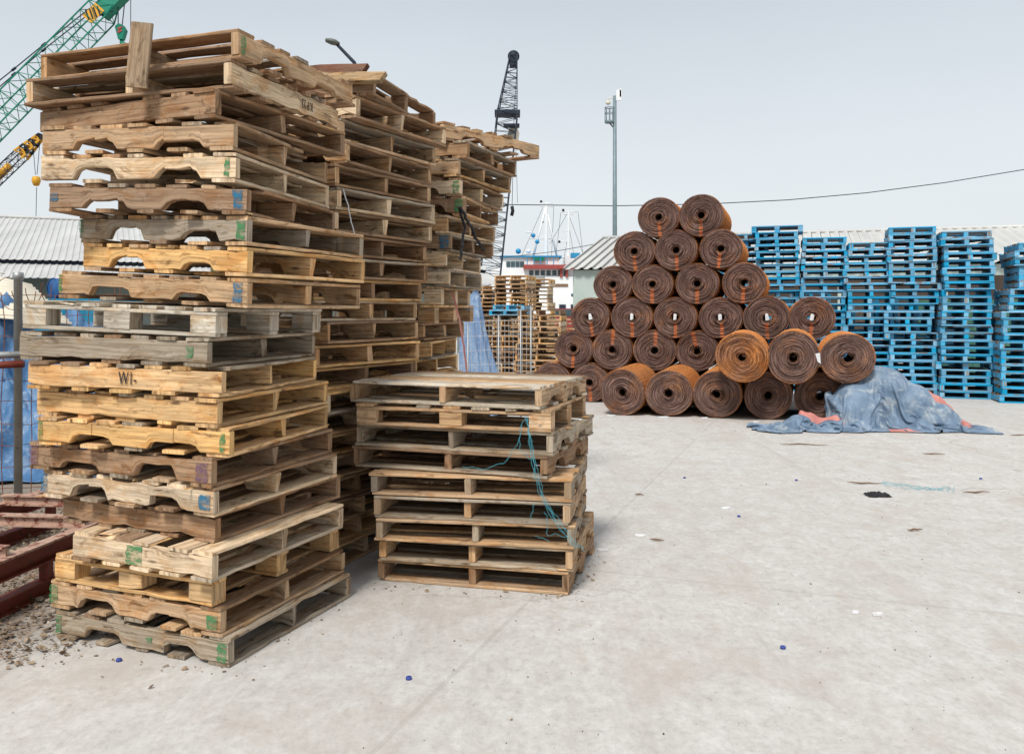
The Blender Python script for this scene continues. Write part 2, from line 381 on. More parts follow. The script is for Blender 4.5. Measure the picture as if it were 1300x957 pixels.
# ------------------------------------------------------------------ boards and pallets
def stations(L, segs):
    return [-L / 2 + L * i / segs for i in range(segs + 1)]
def board(mb, rng, M, L, w, t, tint, segs=8, chip=.5, notches=None, bow=0.0, jag=(0, 0), mat=0, amp=1.0):
    """plank along local x; w across y; t along z, notches = [(x0, x1, depth)] cut from below"""
    xs = set(round(x, 4) for x in stations(L, segs))
    if notches:
        for (a, b, d) in notches:
            for q in (a - .002, a + .02, a + .05, (a + b) / 2, b - .05, b - .02, b + .002): xs.add(round(q, 4))
    xs = sorted(xs); c = min(.0035, t * .2)
    sd = rng.random() * 100
    ou, ov = rng.random() * 50, rng.random() * 50
    rings = []
    for i, x in enumerate(xs):
        cut = 0.0
        if notches:
            for (a, b, d) in notches:
                if a + .019 < x < b - .019:
                    q = min(x - a, b - x)
                    cut = max(cut, d * min(1.0, .55 + q * 9))
        wob = noise.noise(Vector((x * 2.3, sd, 0))) * .004 * amp
        wl = noise.noise(Vector((x * 9, sd, 5))) * .0022 * amp; wr = noise.noise(Vector((x * 9, sd, 9))) * .0022 * amp
        ta = min(.004, t * .05 + .0006); zt = (noise.noise(Vector((x * 9, sd, 3))) + .5 * noise.noise(Vector((x * 31, sd, 3)))) * ta * amp; zb = (noise.noise(Vector((x * 9, sd, 1))) + .5 * noise.noise(Vector((x * 31, sd, 1)))) * ta * amp
        bz = bow * (1 - (2 * x / L) ** 2)
        y0, y1 = -w / 2 + wob + wl, w / 2 + wob + wr
        z0, z1 = -t / 2 + zb + bz + cut, t / 2 + zt + bz
        if rng.random() < .12 * chip: y0 += rng.uniform(.004, .018) * min(1, w * 12)
        if rng.random() < .12 * chip: y1 -= rng.uniform(.004, .018) * min(1, w * 12)
        if t > .06 and rng.random() < .10 * amp: z0 += rng.uniform(.003, .012)
        if t > .06 and rng.random() < .06 * amp: z1 -= rng.uniform(.002, .006)
        rings.append((x, y0, y1, z0, z1))
    vs = []; n = 8
    for i, (x, y0, y1, z0, z1) in enumerate(rings):
        e = 0
        pr = [(y0 + c, z0), (y1 - c, z0), (y1, z0 + c), (y1, z1 - c), (y1 - c, z1), (y0 + c, z1), (y0, z1 - c), (y0, z0 + c)]
        for j, (y, z) in enumerate(pr):
            dx = 0
            if i == 0 and jag[0]: dx = rng.uniform(0, jag[0])
            if i == len(rings) - 1 and jag[1]: dx = -rng.uniform(0, jag[1])
            if i == 0: dx += rng.uniform(0, .002)
            if i == len(rings) - 1: dx -= rng.uniform(0, .002)
            vs.append(M @ Vector((x + dx, y, z)))
    per = [0, w - 2 * c, w - c, w + t - 3 * c, w + t - 2 * c, 2 * w + t - 4 * c, 2 * w + t, 2 * w + 2 * t - 3 * c, 2 * w + 2 * t]
    fs = []; uvs = []
    for i in range(len(xs) - 1):
        for j in range(n):
            j2 = (j + 1) % n
            fs.append((i * n + j, (i + 1) * n + j, (i + 1) * n + j2, i * n + j2))
            a, b2 = xs[i] + ou, xs[i + 1] + ou; v0, v1 = per[j] + ov, per[j + 1] + ov
            uvs.append([(a, v0), (b2, v0), (b2, v1), (a, v1)])
    k = (len(xs) - 1) * n
    fs.append(tuple(range(n))); fs.append(tuple(k + j for j in reversed(range(n))))
    pr = [(0, 0), (w, 0), (w, .003), (w, t), (w, t), (0, t), (0, t), (0, .003)]
    uvs.append([(ou + z * .5, ov + y * .6) for (y, z) in pr]); uvs.append([(ou + z * .5, ov + y * .6) for (y, z) in reversed(pr)])
    mb.add(vs, fs, tint, mat, uvs)

PAL = {'tan': (.62, .40, .215), 'yellow': (.80, .49, .20), 'pale': (.80, .61, .40), 'brown': (.37, .225, .125),
       'grey': (.40, .33, .245), 'white': (.62, .56, .46), 'dark': (.24, .155, .095), 'blue': (.33, .27, .20)}
def tint_of(rng, base, var=.23):
    r, g, b = PAL[base]
    k = 1 + rng.uniform(-var, var) ; q = rng.uniform(0, .35)
    gr = (r + g + b) / 3
    return tuple(max(.02, (c * (1 - q * .6) + gr * q * .6) * k) for c in (r, g, b))

def T(x, y, z, rz=0, ry=0, rx=0):
    return Matrix.Translation((x, y, z)) @ Matrix.Rotation(rz, 4, 'Z') @ Matrix.Rotation(ry, 4, 'Y') @ Matrix.Rotation(rx, 4, 'X')

def make_pallet(name, rng, Ls, Lw, style='notch', col='tan', mats=None, h=.132, detail=1.0, marks=(), stringer_col=None,
                ntop=7, nbot=5, broken=0.0, leadcol=None):
    """stringers along local x (length Ls), deck boards along local y (length Lw). Origin: centre of base."""
    mats = mats or [M_WOOD, M_PG, M_PB, M_PP, M_INK]
    root = empty(name)
    segs = max(2, int(12 * detail)); tb = .017 if mats[0] is not M_BLUEWOOD else .023; sc = stringer_col or col
    amp = 1.0 if detail > .5 else .6
    def deck(nm, n, z, wmin, wmax, lead):
        mb = MB(); ws = [rng.uniform(wmin, wmax) for _ in range(n)]
        if lead: ws[0] = wmax * 1.05; ws[-1] = wmax
        gap = (Ls - sum(ws)) / (n - 1); x = -Ls / 2
        for i, w in enumerate(ws):
            xc = x + w / 2; x += w + gap
            if nm == 'top_deck' and 0 < i < n - 1 and rng.random() < broken: continue
            L = Lw + rng.uniform(-.02, .012); jg = (0, 0); yo = rng.uniform(-.006, .006)
            if broken and rng.random() < broken * 1.5: cutl = rng.uniform(.05, .3) * L; L -= cutl; yo += cutl / 2 * rng.choice((-1, 1)); jg = (.05, .05)
            c = leadcol if (leadcol and i in (0, n - 1)) else (col if rng.random() < .7 else rng.choice(['grey', 'brown', 'tan']))
            board(mb, rng, T(xc, yo, z, R(90) + rng.uniform(-.012, .012), 0, rng.uniform(-.02, .02)), L, w, tb,
                  tint_of(rng, c if mats[0] is M_WOOD else 'dark'), segs, 1.0 * detail, None, rng.uniform(-.003, .003) * detail, jg, 0 if (mats[0] is M_WOOD or i in (0, n - 1) or rng.random() < .25) else 1, amp)
            if detail > .5 and rng.random() < .3:      # torn splinter along an edge
                board(mb, rng, T(xc + rng.choice((-1, 1)) * (w / 2 + .003), yo + rng.choice((-1, 1)) * rng.uniform(.25, .48) * L, z + rng.uniform(-.004, .004), R(90) + rng.uniform(-.09, .09), rng.uniform(-.07, .07)),
                      rng.uniform(.07, .22), rng.uniform(.006, .014), .005, tint_of(rng, 'yellow'), 3, 1, None, 0, (.02, .02))
        return mb.build(nm, mats, root)
    if style == 'block':
        hb = h - 3 * tb - .002
        zb = tb + .0005 + hb / 2; zs = tb + .001 + hb + tb / 2
        for j, y in enumerate((-Lw / 2 + .05, 0, Lw / 2 - .05)):
            mb = MB(); board(mb, rng, T(0, y, zs), Ls, .095, tb, tint_of(rng, sc), segs, 1, amp=amp); mb.build('stringer_board', mats, root)
            mb = MB(); board(mb, rng, T(0, y, tb / 2), Ls, .095, tb, tint_of(rng, sc), segs, 1, amp=amp); mb.build('bottom_board', mats, root)
            for x in (-Ls / 2 + .065, 0, Ls / 2 - .065):
                mb = MB(); bl = .13 if x else .14
                board(mb, rng, T(x, y, zb), bl, .095, hb, tint_of(rng, sc, .25), 2, .2, amp=.6); mb.build('block', mats, root)
        deck('top_deck', ntop, h - tb / 2 + .001, .085, .11, True)
    else:
        hs = h - 2 * tb - .001; zc = tb + .0005 + hs / 2; th = .040 if mats[0] is not M_BLUEWOOD else .075
        for j, y in enumerate((-Lw / 2 + th / 2 + .002, rng.uniform(-.02, .02), Lw / 2 - th / 2 - .002)):
            mb = MB(); nt_ = None
            if style in ('notch', 'brokennotch'):
                a = Ls * .17; b2 = Ls * .40; d = .042
                nt_ = [(-Ls / 2 + a, -Ls / 2 + b2, d * rng.uniform(.75, 1.45)), (Ls / 2 - b2 + rng.uniform(-.02, .03), Ls / 2 - a + rng.uniform(-.03, .02), d * rng.uniform(.75, 1.45))]
            tn = tint_of(rng, sc, .12 if j == 0 else .2)
            board(mb, rng, T(0, y, zc), Ls, th, hs, tn if mats[0] is M_WOOD else tint_of(rng, 'blue'), segs + 2, .35, nt_, amp=amp * 1.3,
                  jag=(.02, .02) if (j == 1 and broken) else (0, 0))
            if j == 0:
                for (mx, mw, mh, mi) in marks:      # sprayed paint patches on the visible stringer
                    yy = y - th / 2 - .0045; n = 5; zz0 = zc - hs / 2 * mh + .004; zz1 = zc + hs / 2 * mh - .004
                    x0 = mx * Ls / 2 - mw / 2; x1 = x0 + mw
                    vs = []
                    for q in range(n + 1):
                        zq = zz0 + (zz1 - zz0) * q / n
                        vs += [(x0 + rng.uniform(-.006, .006), yy, zq), (x1 + rng.uniform(-.006, .006), yy, zq),
                               (x0, yy + .006, zq), (x1, yy + .006, zq)]
                    fs = []
                    for q in range(n):
                        o4 = q * 4; p4 = o4 + 4
                        fs += [(o4, o4 + 1, p4 + 1, p4), (o4 + 1, o4 + 3, p4 + 3, p4 + 1), (o4 + 2, o4, p4, p4 + 2)]
                    mb.add([Vector(v) for v in vs], fs, (1, 1, 1), mi)
            mb.build('stringer', mats, root)
        deck('top_deck', ntop, h - tb / 2, .085, .115, True)
        deck('bottom_deck', nbot, tb / 2, .085, .115, True)
    return root

ORD = ['bottom', 'second', 'third', 'fourth', 'fifth', 'sixth', 'seventh', 'eighth', 'ninth', 'tenth', 'eleventh', 'twelfth', 'thirteenth',
       'fourteenth', 'fifteenth', 'sixteenth', 'seventeenth', 'eighteenth', 'nineteenth', 'twentieth', 'twenty-first', 'twenty-second',
       'twenty-third', 'twenty-fourth', 'twenty-fifth', 'twenty-sixth']
def place_word(i, n):
    if i == 0: return 'bottom pallet'
    if i == n - 1: return 'topmost pallet'
    if i < (n + 1) // 2: return ORD[i] + ' pallet from the bottom'
    return ORD[n - 1 - i] + ' pallet from the top'

def solve(cx, lx, rx, Zc, Rr):
    Xc = (cx - CX) * Zc / F
    best = None
    for k in range(-100, 600):
        th = R(k * .1)
        px = CX + F * (Xc + Rr * math.sin(th)) / (Zc + Rr * math.cos(th))
        e = abs(px - rx)
        if best is None or e < best[0]: best = (e, th)
    th = best[1]; a = (lx - CX) / F
    L = (Xc - a * Zc) / (math.cos(th) + a * math.sin(th))
    return Xc, th, L

def build_stack(rows, Zc, Rr, seed, where, group, cat='pallet', Lfix=None, name='wooden_pallet', broken=.08):
    rng = random.Random(seed); top_c = 0.0; top_l = 0.0; n = len(rows); res = []
    for i, row in enumerate(rows):
        cx, lx, rx = row['c'], row['l'], row['r']
        Zp = row.get('Z', Zc); RR = row.get('R', Rr)
        Xc, th, L = solve(cx, lx, rx, Zp, RR)
        L = Lfix if Lfix else max(.82, min(1.25, L))
        L = row.get('L', L); h = row.get('h', .132)
        turned = row.get('turn', False); dz = row.get('dz', 0.0)
        zc = max(top_c, top_l - dz) + .0015
        zl = zc + dz
        top_c = zc + h; top_l = zl + h
        Ls, Lw = (RR, L) if turned else (L, RR)
        o = make_pallet(name, rng, Ls, Lw, row.get('s', 'notch'), row.get('k', 'tan'), None, h, 1.0, row.get('m', ()), row.get('sk'),
                        row.get('nt', 7), row.get('nb', 5), row.get('b', broken))
        ld = Vector((-math.cos(th), math.sin(th), 0)); rd = Vector((math.sin(th), math.cos(th), 0))
        ctr = Vector((Xc, Zp, 0)) + ld * L / 2 + rd * RR / 2
        ctr.z = zc + dz / 2
        tilt = math.atan2(dz, L)
        # rotate about right axis so that the left end rises
        Rm = Matrix.Rotation(tilt, 4, rd) if True else None
        base = Matrix.Rotation((R(90) - th) if turned else -th, 4, 'Z')
        lf = (Rm @ ld.to_4d()).z
        if lf < 0: Rm = Matrix.Rotation(-tilt, 4, rd)
        o.matrix_world = Matrix.Translation(ctr) @ Rm @ base
        d = row.get('d', '')
        lab = place_word(i, n) + ' of the ' + where + ((', ' + d) if d else '')
        tag(o, lab, cat, group); res.append((o, ctr, th, L, zc, h))
    return res

def mk(side, mi, w=.045, hh=1.0): return (side, w, hh, mi)
# rows listed from the ground up; c = near corner, l = left end, r = far right end (photo pixels)
S1 = [
 dict(c=290, l=71, r=446, s='notch', k='grey', sk='grey', m=[mk(.93, 1), mk(-.97, 1, .03), (.12, .03, .35, 1)], dz=.005, d='green paint at both ends'),
 dict(c=279, l=64, r=438, s='notch', k='tan', m=[mk(.91, 1, .05, .7), mk(-.96, 1, .05)], dz=.02, d='deeply worn notches'),
 dict(c=268, l=69, r=431, s='block', k='yellow', dz=.015, d='chunky corner blocks'),
 dict(c=268, l=92, r=436, s='solid', k='pale', m=[(-.08, .09, 1.0, 1)], Z=3.80, dz=.02, d='large green square'),
 dict(c=272, l=78, r=432, s='solid', k='brown', Z=3.95, dz=.02, L=.93, d='set back behind its neighbours'),
 dict(c=270, l=54, r=428, s='notch', k='pale', m=[mk(.91, 2, .06, .8), mk(-.985, 2, .035)], dz=.025, d='bright blue paint at both ends'),
 dict(c=268, l=38, r=422, s='notch', k='brown', m=[mk(.90, 3, .06), mk(-.96, 3, .05)], dz=.028, d='faded purple ends'),
 dict(c=291, l=47, r=416, s='notch', k='yellow', m=[mk(.93, 1, .02), mk(-.97, 1, .02)], dz=.03, d='thin green streak at its corner'),
 dict(c=275, l=46, r=416, s='solid', k='yellow', dz=.03, d='orange-tan side board'),
 dict(c=281, l=34, r=402, s='solid', k='yellow', dz=.026, d='scrawled black letters'),
 dict(c=263, l=24, r=400, s='solid', k='grey', m=[(.82, .03, .6, 1)], dz=.024, d='dull grey side board'),
 dict(c=273, l=28, r=407, s='block', k='white', dz=.038, d='whitish grey blocks'),
 dict(c=313, l=74, r=457, s='notch', k='tan', m=[mk(.91, 2, .045), mk(-.98, 1, .02)], dz=.052, d='blue stripe and split side'),
 dict(c=313, l=104, r=463, s='notch', k='yellow', dz=.045, d='clean tan side board'),
 dict(c=313, l=101, r=461, s='notch', k='tan', sk='grey', m=[mk(.93, 1, .04), mk(-.985, 1, .02)], dz=.04, d='green stripe on worn side'),
 dict(c=313, l=62, r=425, s='notch', k='brown', m=[mk(.91, 2, .045), mk(-.95, 2, .035, .5)], dz=.035, d='sooty stain and blue ends'),
 dict(c=299, l=51, r=417, s='notch', k='pale', sk='pale', m=[mk(.91, 1, .02)], dz=.022, d='pale side board'),
 dict(c=296, l=53, r=416, s='notch', k='tan', dz=.012, d='wide arched notches'),
 dict(c=273, l=51, r=438, s='solid', k='brown', dz=0, d='unnotched brown board'),
 dict(c=294, l=33, r=430, s='solid', k='brown', sk='pale', turn=True, dz=-.0, d='faint number on its board', R=.98),
 dict(c=303, l=51, r=448, s='notch', k='brown', sk='tan', turn=True, dz=0, m=[mk(-.93, 1, .03)], d='one green stripe', R=1.0),
]
WHERE1 = 'front left stack'
st1 = build_stack(S1, 3.88, 1.05, 11, WHERE1, 'pallets of the tall front left stack')

# middle leaning stack
def rowgen(seed, n, fc, fl, fr, styles, kinds):
    rg = random.Random(seed); out = []; dzw = 0.0
    for i in range(n):
        dzw = max(-.012, min(.035, dzw + rg.uniform(-.014, .015)))
        c = fc(i); out.append(dict(dz=dzw, c=c + rg.uniform(-12, 12), l=fl(i) + rg.uniform(-12, 12), r=fr(i) + rg.uniform(-7, 7), h=.132 + rg.uniform(-.004, .005),
                                   s=rg.choice(styles), k=rg.choice(kinds), sk=rg.choice(['tan', 'brown', 'tan', 'pale', 'brown']),
                                   m=[mk(-.93, rg.choice([1, 2]), .04)] if rg.random() < .25 else [], b=.05))
    return out
def lerp(pts):
    def f(i):
        for (a, va), (b, vb) in zip(pts, pts[1:]):
            if i <= b: return va + (vb - va) * max(0, i - a) / (b - a)
        return pts[-1][1]
    return f
KS = ['tan', 'tan', 'brown', 'grey', 'yellow', 'pale', 'brown']
SB = rowgen(5, 22, lerp([(0, 400), (10, 404), (16, 418), (19, 440), (21, 470)]), lerp([(0, 230), (12, 235), (21, 300)]),
            lerp([(0, 508), (3, 522), (8, 531), (13, 536), (15, 549), (18, 545), (20, 562), (21, 553)]), ['notch', 'notch', 'solid'], KS)
for i in (8, 9, 12): SB[i]['k'] = 'yellow'
SB[21].update(s='solid', c=474, l=320, r=553, k='brown')
SB[20].update(c=452, l=300, r=566)
st2 = build_stack(SB, 5.2, 1.05, 23, 'tall second stack behind the front left one', 'pallets of the second leaning stack', Lfix=1.0, broken=.05)
SC = rowgen(8, 22, lerp([(0, 526), (5, 530), (9, 541), (12, 556), (16, 576), (20, 586), (21, 561)]), lerp([(0, 400), (21, 450)]),
            lerp([(0, 573), (5, 577), (9, 586), (12, 600), (14, 615), (17, 631), (19, 644), (20, 650), (21, 680)]), ['notch', 'solid', 'notch'], KS)
for r_ in (11, 12): SC[r_]['s'] = 'block'
for r_ in (7, 8, 9): SC[r_]['k'] = 'yellow'; SC[r_]['sk'] = 'yellow'
SC[17]['m'] = [mk(.9, 1, .06)]; SC[15]['m'] = [mk(.9, 2, .07)]; SC[18]['m'] = [mk(.92, 1, .05)]
SC[21].update(turn=True, s='notch', k='brown', sk='tan', R=1.12, c=563, m=[])
st3 = build_stack(SC, 6.42, 1.0, 31, 'tall third stack leaning outward at the row end', 'pallets of the third leaning stack', Lfix=1.0, broken=.05)

# low stack
def q(x): return 420 + x / 2.99
SQ = [
 dict(c=q(905), l=q(177), r=q(1000), s='notch', k='tan', sk='brown'),
 dict(c=q(920), l=q(183), r=q(998), s='notch', k='grey', sk='tan'),
 dict(c=q(925), l=q(170), r=q(972), s='notch', k='tan', sk='grey'),
 dict(c=q(910), l=q(163), r=q(970), s='solid', k='grey', sk='tan'),
 dict(c=q(915), l=q(150), r=q(974), s='notch', k='tan', sk='grey'),
 dict(c=q(822), l=q(85), r=q(978), s='notch', k='brown', sk='brown', b=.12, d='splintered middle board'),
 dict(c=q(845), l=q(97), r=q(996), s='notch', k='grey', sk='grey', d='jutting out to the right'),
 dict(c=q(835), l=q(97), r=q(970), s='block', k='tan', d='square front blocks'),
 dict(c=q(800), l=q(72), r=q(972), s='notch', k='white', sk='tan', nt=8, b=0, d='whitish slatted top'),
]
for d_ in SQ: d_['turn'] = True; d_['h'] = .129
SQ[7]['turn'] = False
stq = build_stack(SQ, 4.87, .955, 47, 'low middle stack', 'pallets of the low stack')

# distant stacks ---------------------------------------------------------
def far_protos(name, mats, cols, styles, Ls, Lw, seeds, h, detail=.3, turned=True, **kw):
    return [make_pallet(name, random.Random(s), Ls, Lw, st, c, mats, h, detail, (), None, kw.get('nt', 6), kw.get('nb', 3), kw.get('b', 0))
            for s, c, st in zip(seeds, cols, styles)]
BM = [M_BLUEWOOD, M_WOOD]
bp = far_protos('blue_pallet', BM, ['tan'] * 5, ['solid', 'solid', 'solid', 'notch', 'solid'], 1.02, .82, [1, 2, 3, 4, 5], .1315, nb=5)
bp += far_protos('blue_pallet', BM, ['tan'] * 3, ['solid'] * 3, 1.05, .87, [41, 42, 43], .1315, nb=5, b=.15)
bp += far_protos('blue_pallet', BM, ['tan'], ['block'], .84, 1.0, [9], .1315)
wp = far_protos('wooden_pallet', [M_WOOD], ['tan', 'brown', 'pale', 'grey', 'yellow'], ['solid', 'notch', 'solid', 'solid', 'notch'], 1.05, 1.05, [21, 22, 23, 24, 25], .134)
index_kids()
used = set()
def far_stack(protos, weights, n, px, Zd, yaw, seed, where, group, h, jit=.03, lean=(0, 0), tag_extra=None, bend=None):
    rg = random.Random(seed); X = (px - CX) * Zd / F; z = 0.0; bx = 0; by = 0; bya = 0.0
    for i in range(n):
        p = rg.choices(protos, weights)[0]
        if p.name in used: o = copy_tree(p)
        else: o = p; used.add(p.name)
        if rg.random() < .3: bx = rg.uniform(-jit, jit); by = rg.uniform(-jit, jit); bya = rg.uniform(-.05, .05)
        o.location = (X + bx + rg.uniform(-.014, .014) + lean[0] * i + (bend(i) if bend else 0), Zd + .5 + by + lean[1] * i, z)
        flip = 180 if rg.random() < .5 else 0
        o.rotation_euler = (0, 0, R(90 + yaw + flip) + bya + rg.uniform(-.02, .02))
        z += h + .0015
        tag(o, place_word(i, n) + ' of the ' + where, 'pallet', group)
BW = [5, 5, 5, 1.5, 5, 3, 3, 3, 1.2]
blue = [ # px centre, depth, n, where
 (952, 17.9, 24, 'leftmost blue stack half hidden by the mesh rolls'),
 (998, 17.4, 25, 'second blue stack from left, tall, behind the rolls'),
 (1056, 17.1, 23, 'third blue stack from left, behind the right rolls'),
 (1114, 16.7, 22, 'fourth blue stack from left, behind the tarpaulin heap'),
 (1171, 16.3, 24, 'tallest blue stack above the tarpaulin heap'),
 (1237, 15.8, 23, 'sixth blue stack from left, right of the heap'),
 (1316, 15.0, 21, 'blue stack cut off by the right photo edge'),
]
for i, (px, Zd, n, wh) in enumerate(blue):
    bend = None
    if i == 6: bend = lambda k: (.28 if k > 14 else .1 if k > 11 else 0)
    if i == 4: bend = lambda k: (-.03 if k < 12 else .02)
    far_stack(bp, BW, n, px, Zd, -17, 100 + i, wh, 'blue pallets piled behind the rolls', .1315, .065, (.001, 0), None, bend)
for i, (px, Zd, n, wh) in enumerate([(985, 19.3, 14, 'first'), (1040, 19.0, 15, 'second'), (1092, 18.7, 13, 'third'), (1147, 18.3, 14, 'fourth'), (1200, 17.9, 12, 'fifth')]):
    far_stack(bp, BW, n, px, Zd, -17, 150 + i, wh + ' stack from left in the rear blue rank', 'blue pallets in the rear rank', .1315, .035)
WW = [5, 3, 4, 3, 3]
for i, (px, Zd, n, yaw, wh) in enumerate([
    (616, 29.0, 18, -16, 'distant stack touching the leaning row'),
    (653, 27.0, 20, -16, 'tall distant stack in front of the ship'),
    (683, 30.0, 20, -14, 'tall distant stack under the white ship wall'),
    (643, 22.5, 11, -14, 'lower distant stack behind the wire fence'),
    (687, 21.0, 12, -12, 'lower distant stack beside the fence posts'),
    (714, 26.0, 10, -12, 'short distant stack left of the rolls'),
    ]):
    far_stack(wp, WW, n, px, Zd, yaw, 200 + i, wh, 'wooden pallets stacked far off', .134, .06)
# blue pallet lying on the lower distant stack
o = copy_tree(bp[0]); o.location = ((647 - CX) * 22.4 / F, 22.9, 11 * .1355 + .002); o.rotation_euler = (0, 0, R(74))
tag(o, 'lone blue pallet lying on a low distant wooden stack', 'pallet')
o = copy_tree(bp[1]); o.location = ((650 - CX) * 22.4 / F, 22.9, 11 * .1355 + .136); o.rotation_euler = (0, 0, R(79))
tag(o, 'upper of two blue pallets on a low distant wooden stack', 'pallet')

# ------------------------------------------------------------------ loose bits on the stacks
def tilted_board(name, p0, p1, w, t, tint, seed, label, cat, up=Vector((0, -1, 0)), mat=M_WOOD):
    rg = random.Random(seed); p0 = Vector(p0); p1 = Vector(p1)
    x = (p1 - p0); L = x.length; x.normalize(); z = (up - x * up.dot(x)).normalized(); y = z.cross(x)
    M = Matrix((x, y, z)).transposed().to_4x4()
    mb = MB(); board(mb, rg, Matrix.Identity(4), L, w, t, tint, 6, .6)
    o = mb.build(name, mat); o.matrix_world = Matrix.Translation((p0 + p1) / 2) @ M
    return tag(o, label, cat)
tz = st1[18][4] + .133
tilted_board('upright_plank', P(173, 112, 3.93), P(181, 29, 3.93), .098, .02, (.36, .26, .17), 3,
             'upright plank standing against the top of the tall front stack', 'plank')
tilted_board('loose_plank', P(392, 90, 5.6), P(464, 89, 5.35), .09, .03, (.17, .08, .05), 4, 'reddish brown plank lying across the second stack top', 'plank', Vector((0, -.9, .5)))
tilted_board('loose_plank', P(405, 99, 5.3), P(487, 99, 5.1), .09, .03, (.4, .28, .16), 5, 'tan plank lying across the second stack top', 'plank', Vector((0, -.8, .6)))
# written marks on pallet sides
def text_part(parent, txt, local, size, rot, mirror=False):
    cu = bpy.data.curves.new('written_mark', 'FONT'); cu.body = txt; cu.size = size; cu.extrude = .0008; cu.align_x = 'CENTER'; cu.align_y = 'CENTER'
    cu.materials.append(M_INK); tmp = bpy.data.objects.new('tmp', cu)
    me = bpy.data.meshes.new_from_object(tmp); me.name = 'written_mark'; bpy.data.objects.remove(tmp)
    o = bpy.data.objects.new('written_mark', me); COL.objects.link(o); o.parent = parent
    o.location = local; o.rotation_euler = rot; o.scale = (.8, 1.35, 1)
for (k, txt, fx, sz, rt, tall) in ((9, 'W1-', .03, .062, 0, 0), (19, 'K P 22', .15, .05, 180, 0)):
    o, ctr, th, L, zc, h = st1[k]
    turned = S1[k].get('turn', False); Lw = L if turned else 1.05
    text_part(o, txt, (fx * (1 if not turned else 1), -Lw / 2 - .0045, .066), sz, (R(90), R(rt), 0))
o, ctr, th, L, zc, h = st1[0]
mb = MB()
# small green scribble on the bottom pallet
o0 = o

# twine hanging on the low stack
rg = random.Random(77); mb = MB()
def strand(mb, pts, r, rg, jit=.006, n=5, mat=0):
    out = []
    for a, b in zip(pts, pts[1:]):
        for k in range(n):
            t = k / n; out.append(Vector(a).lerp(Vector(b), t) + Vector([rg.uniform(-jit, jit) for _ in range(3)]))
    out.append(Vector(pts[-1])); mb.tube(out, r, 4, mat=mat)
def qp(x, y, Z=4.83): return P(420 + x / 2.99, 450 + y / 2.99, Z)
for j in range(4):
    strand(mb, [qp(740 + rg.uniform(-8, 8), 238, 4.80), qp(752 + j * 4, 330, 4.78), qp(768 + j * 5, 440, 4.76), qp(795 + j * 5, 540, 4.76), qp(850 + j * 8, 640, 4.76),
                qp(900 + j * 9, 700 + j * 4, 4.77), qp(935 + rg.uniform(-10, 30), 735 + rg.uniform(-5, 15), 4.78)], .0012, rg)
strand(mb, [qp(740, 240, 4.80), qp(775, 262, 4.80), qp(808, 276, 4.80)], .0012, rg)
strand(mb, [qp(735, 245, 4.80), qp(705, 345, 4.78), qp(660, 410, 4.78), qp(580, 434, 4.78), qp(500, 426, 4.8)], .0012, rg)
strand(mb, [qp(720, 262, 4.8), qp(715, 360, 4.78), qp(760, 400, 4.78)], .0011, rg)
for (a, b) in (((775, 680), (830, 712)), ((830, 685), (900, 690)), ((750, 635), (775, 560)), ((810, 600), (830, 690))):
    strand(mb, [qp(*a, 4.76), qp(*b, 4.76)], .0011, rg, .012)
tag(mb.build('twine', M_TWINE), 'frayed turquoise twine hanging down the low pallet stack', 'twine')
mb = MB()
strand(mb, [P(575, 372, 6.62), P(583, 405, 6.6), P(589, 440, 6.6), P(593, 478, 6.6)], .010, rg, .003)
tag(mb.build('strap', M_ORT), 'pink strap hanging down the third leaning stack', 'strap')
for pts, lb in (([P(585, 262, 6.3), P(596, 285, 6.35), P(606, 305, 6.5), P(614, 318, 6.7)], 'long black strap dangling over the third leaning stack'),
            ([P(583, 262, 6.3), P(590, 290, 6.4), P(587, 312, 6.4), P(584, 330, 6.4)], 'short black strap curling beside the longer one')):
    mb = MB(); strand(mb, pts, .011, rg, .006); tag(mb.build('strap', M_BLACK), lb, 'strap')
mb = MB(); strand(mb, [P(436, 240, 5.1), P(442, 262, 5.08), P(446, 282, 5.08), P(452, 303, 5.1)], .004, rg, .003)
tag(mb.build('string', M_PAPER), 'white string hanging on the second leaning stack', 'string')

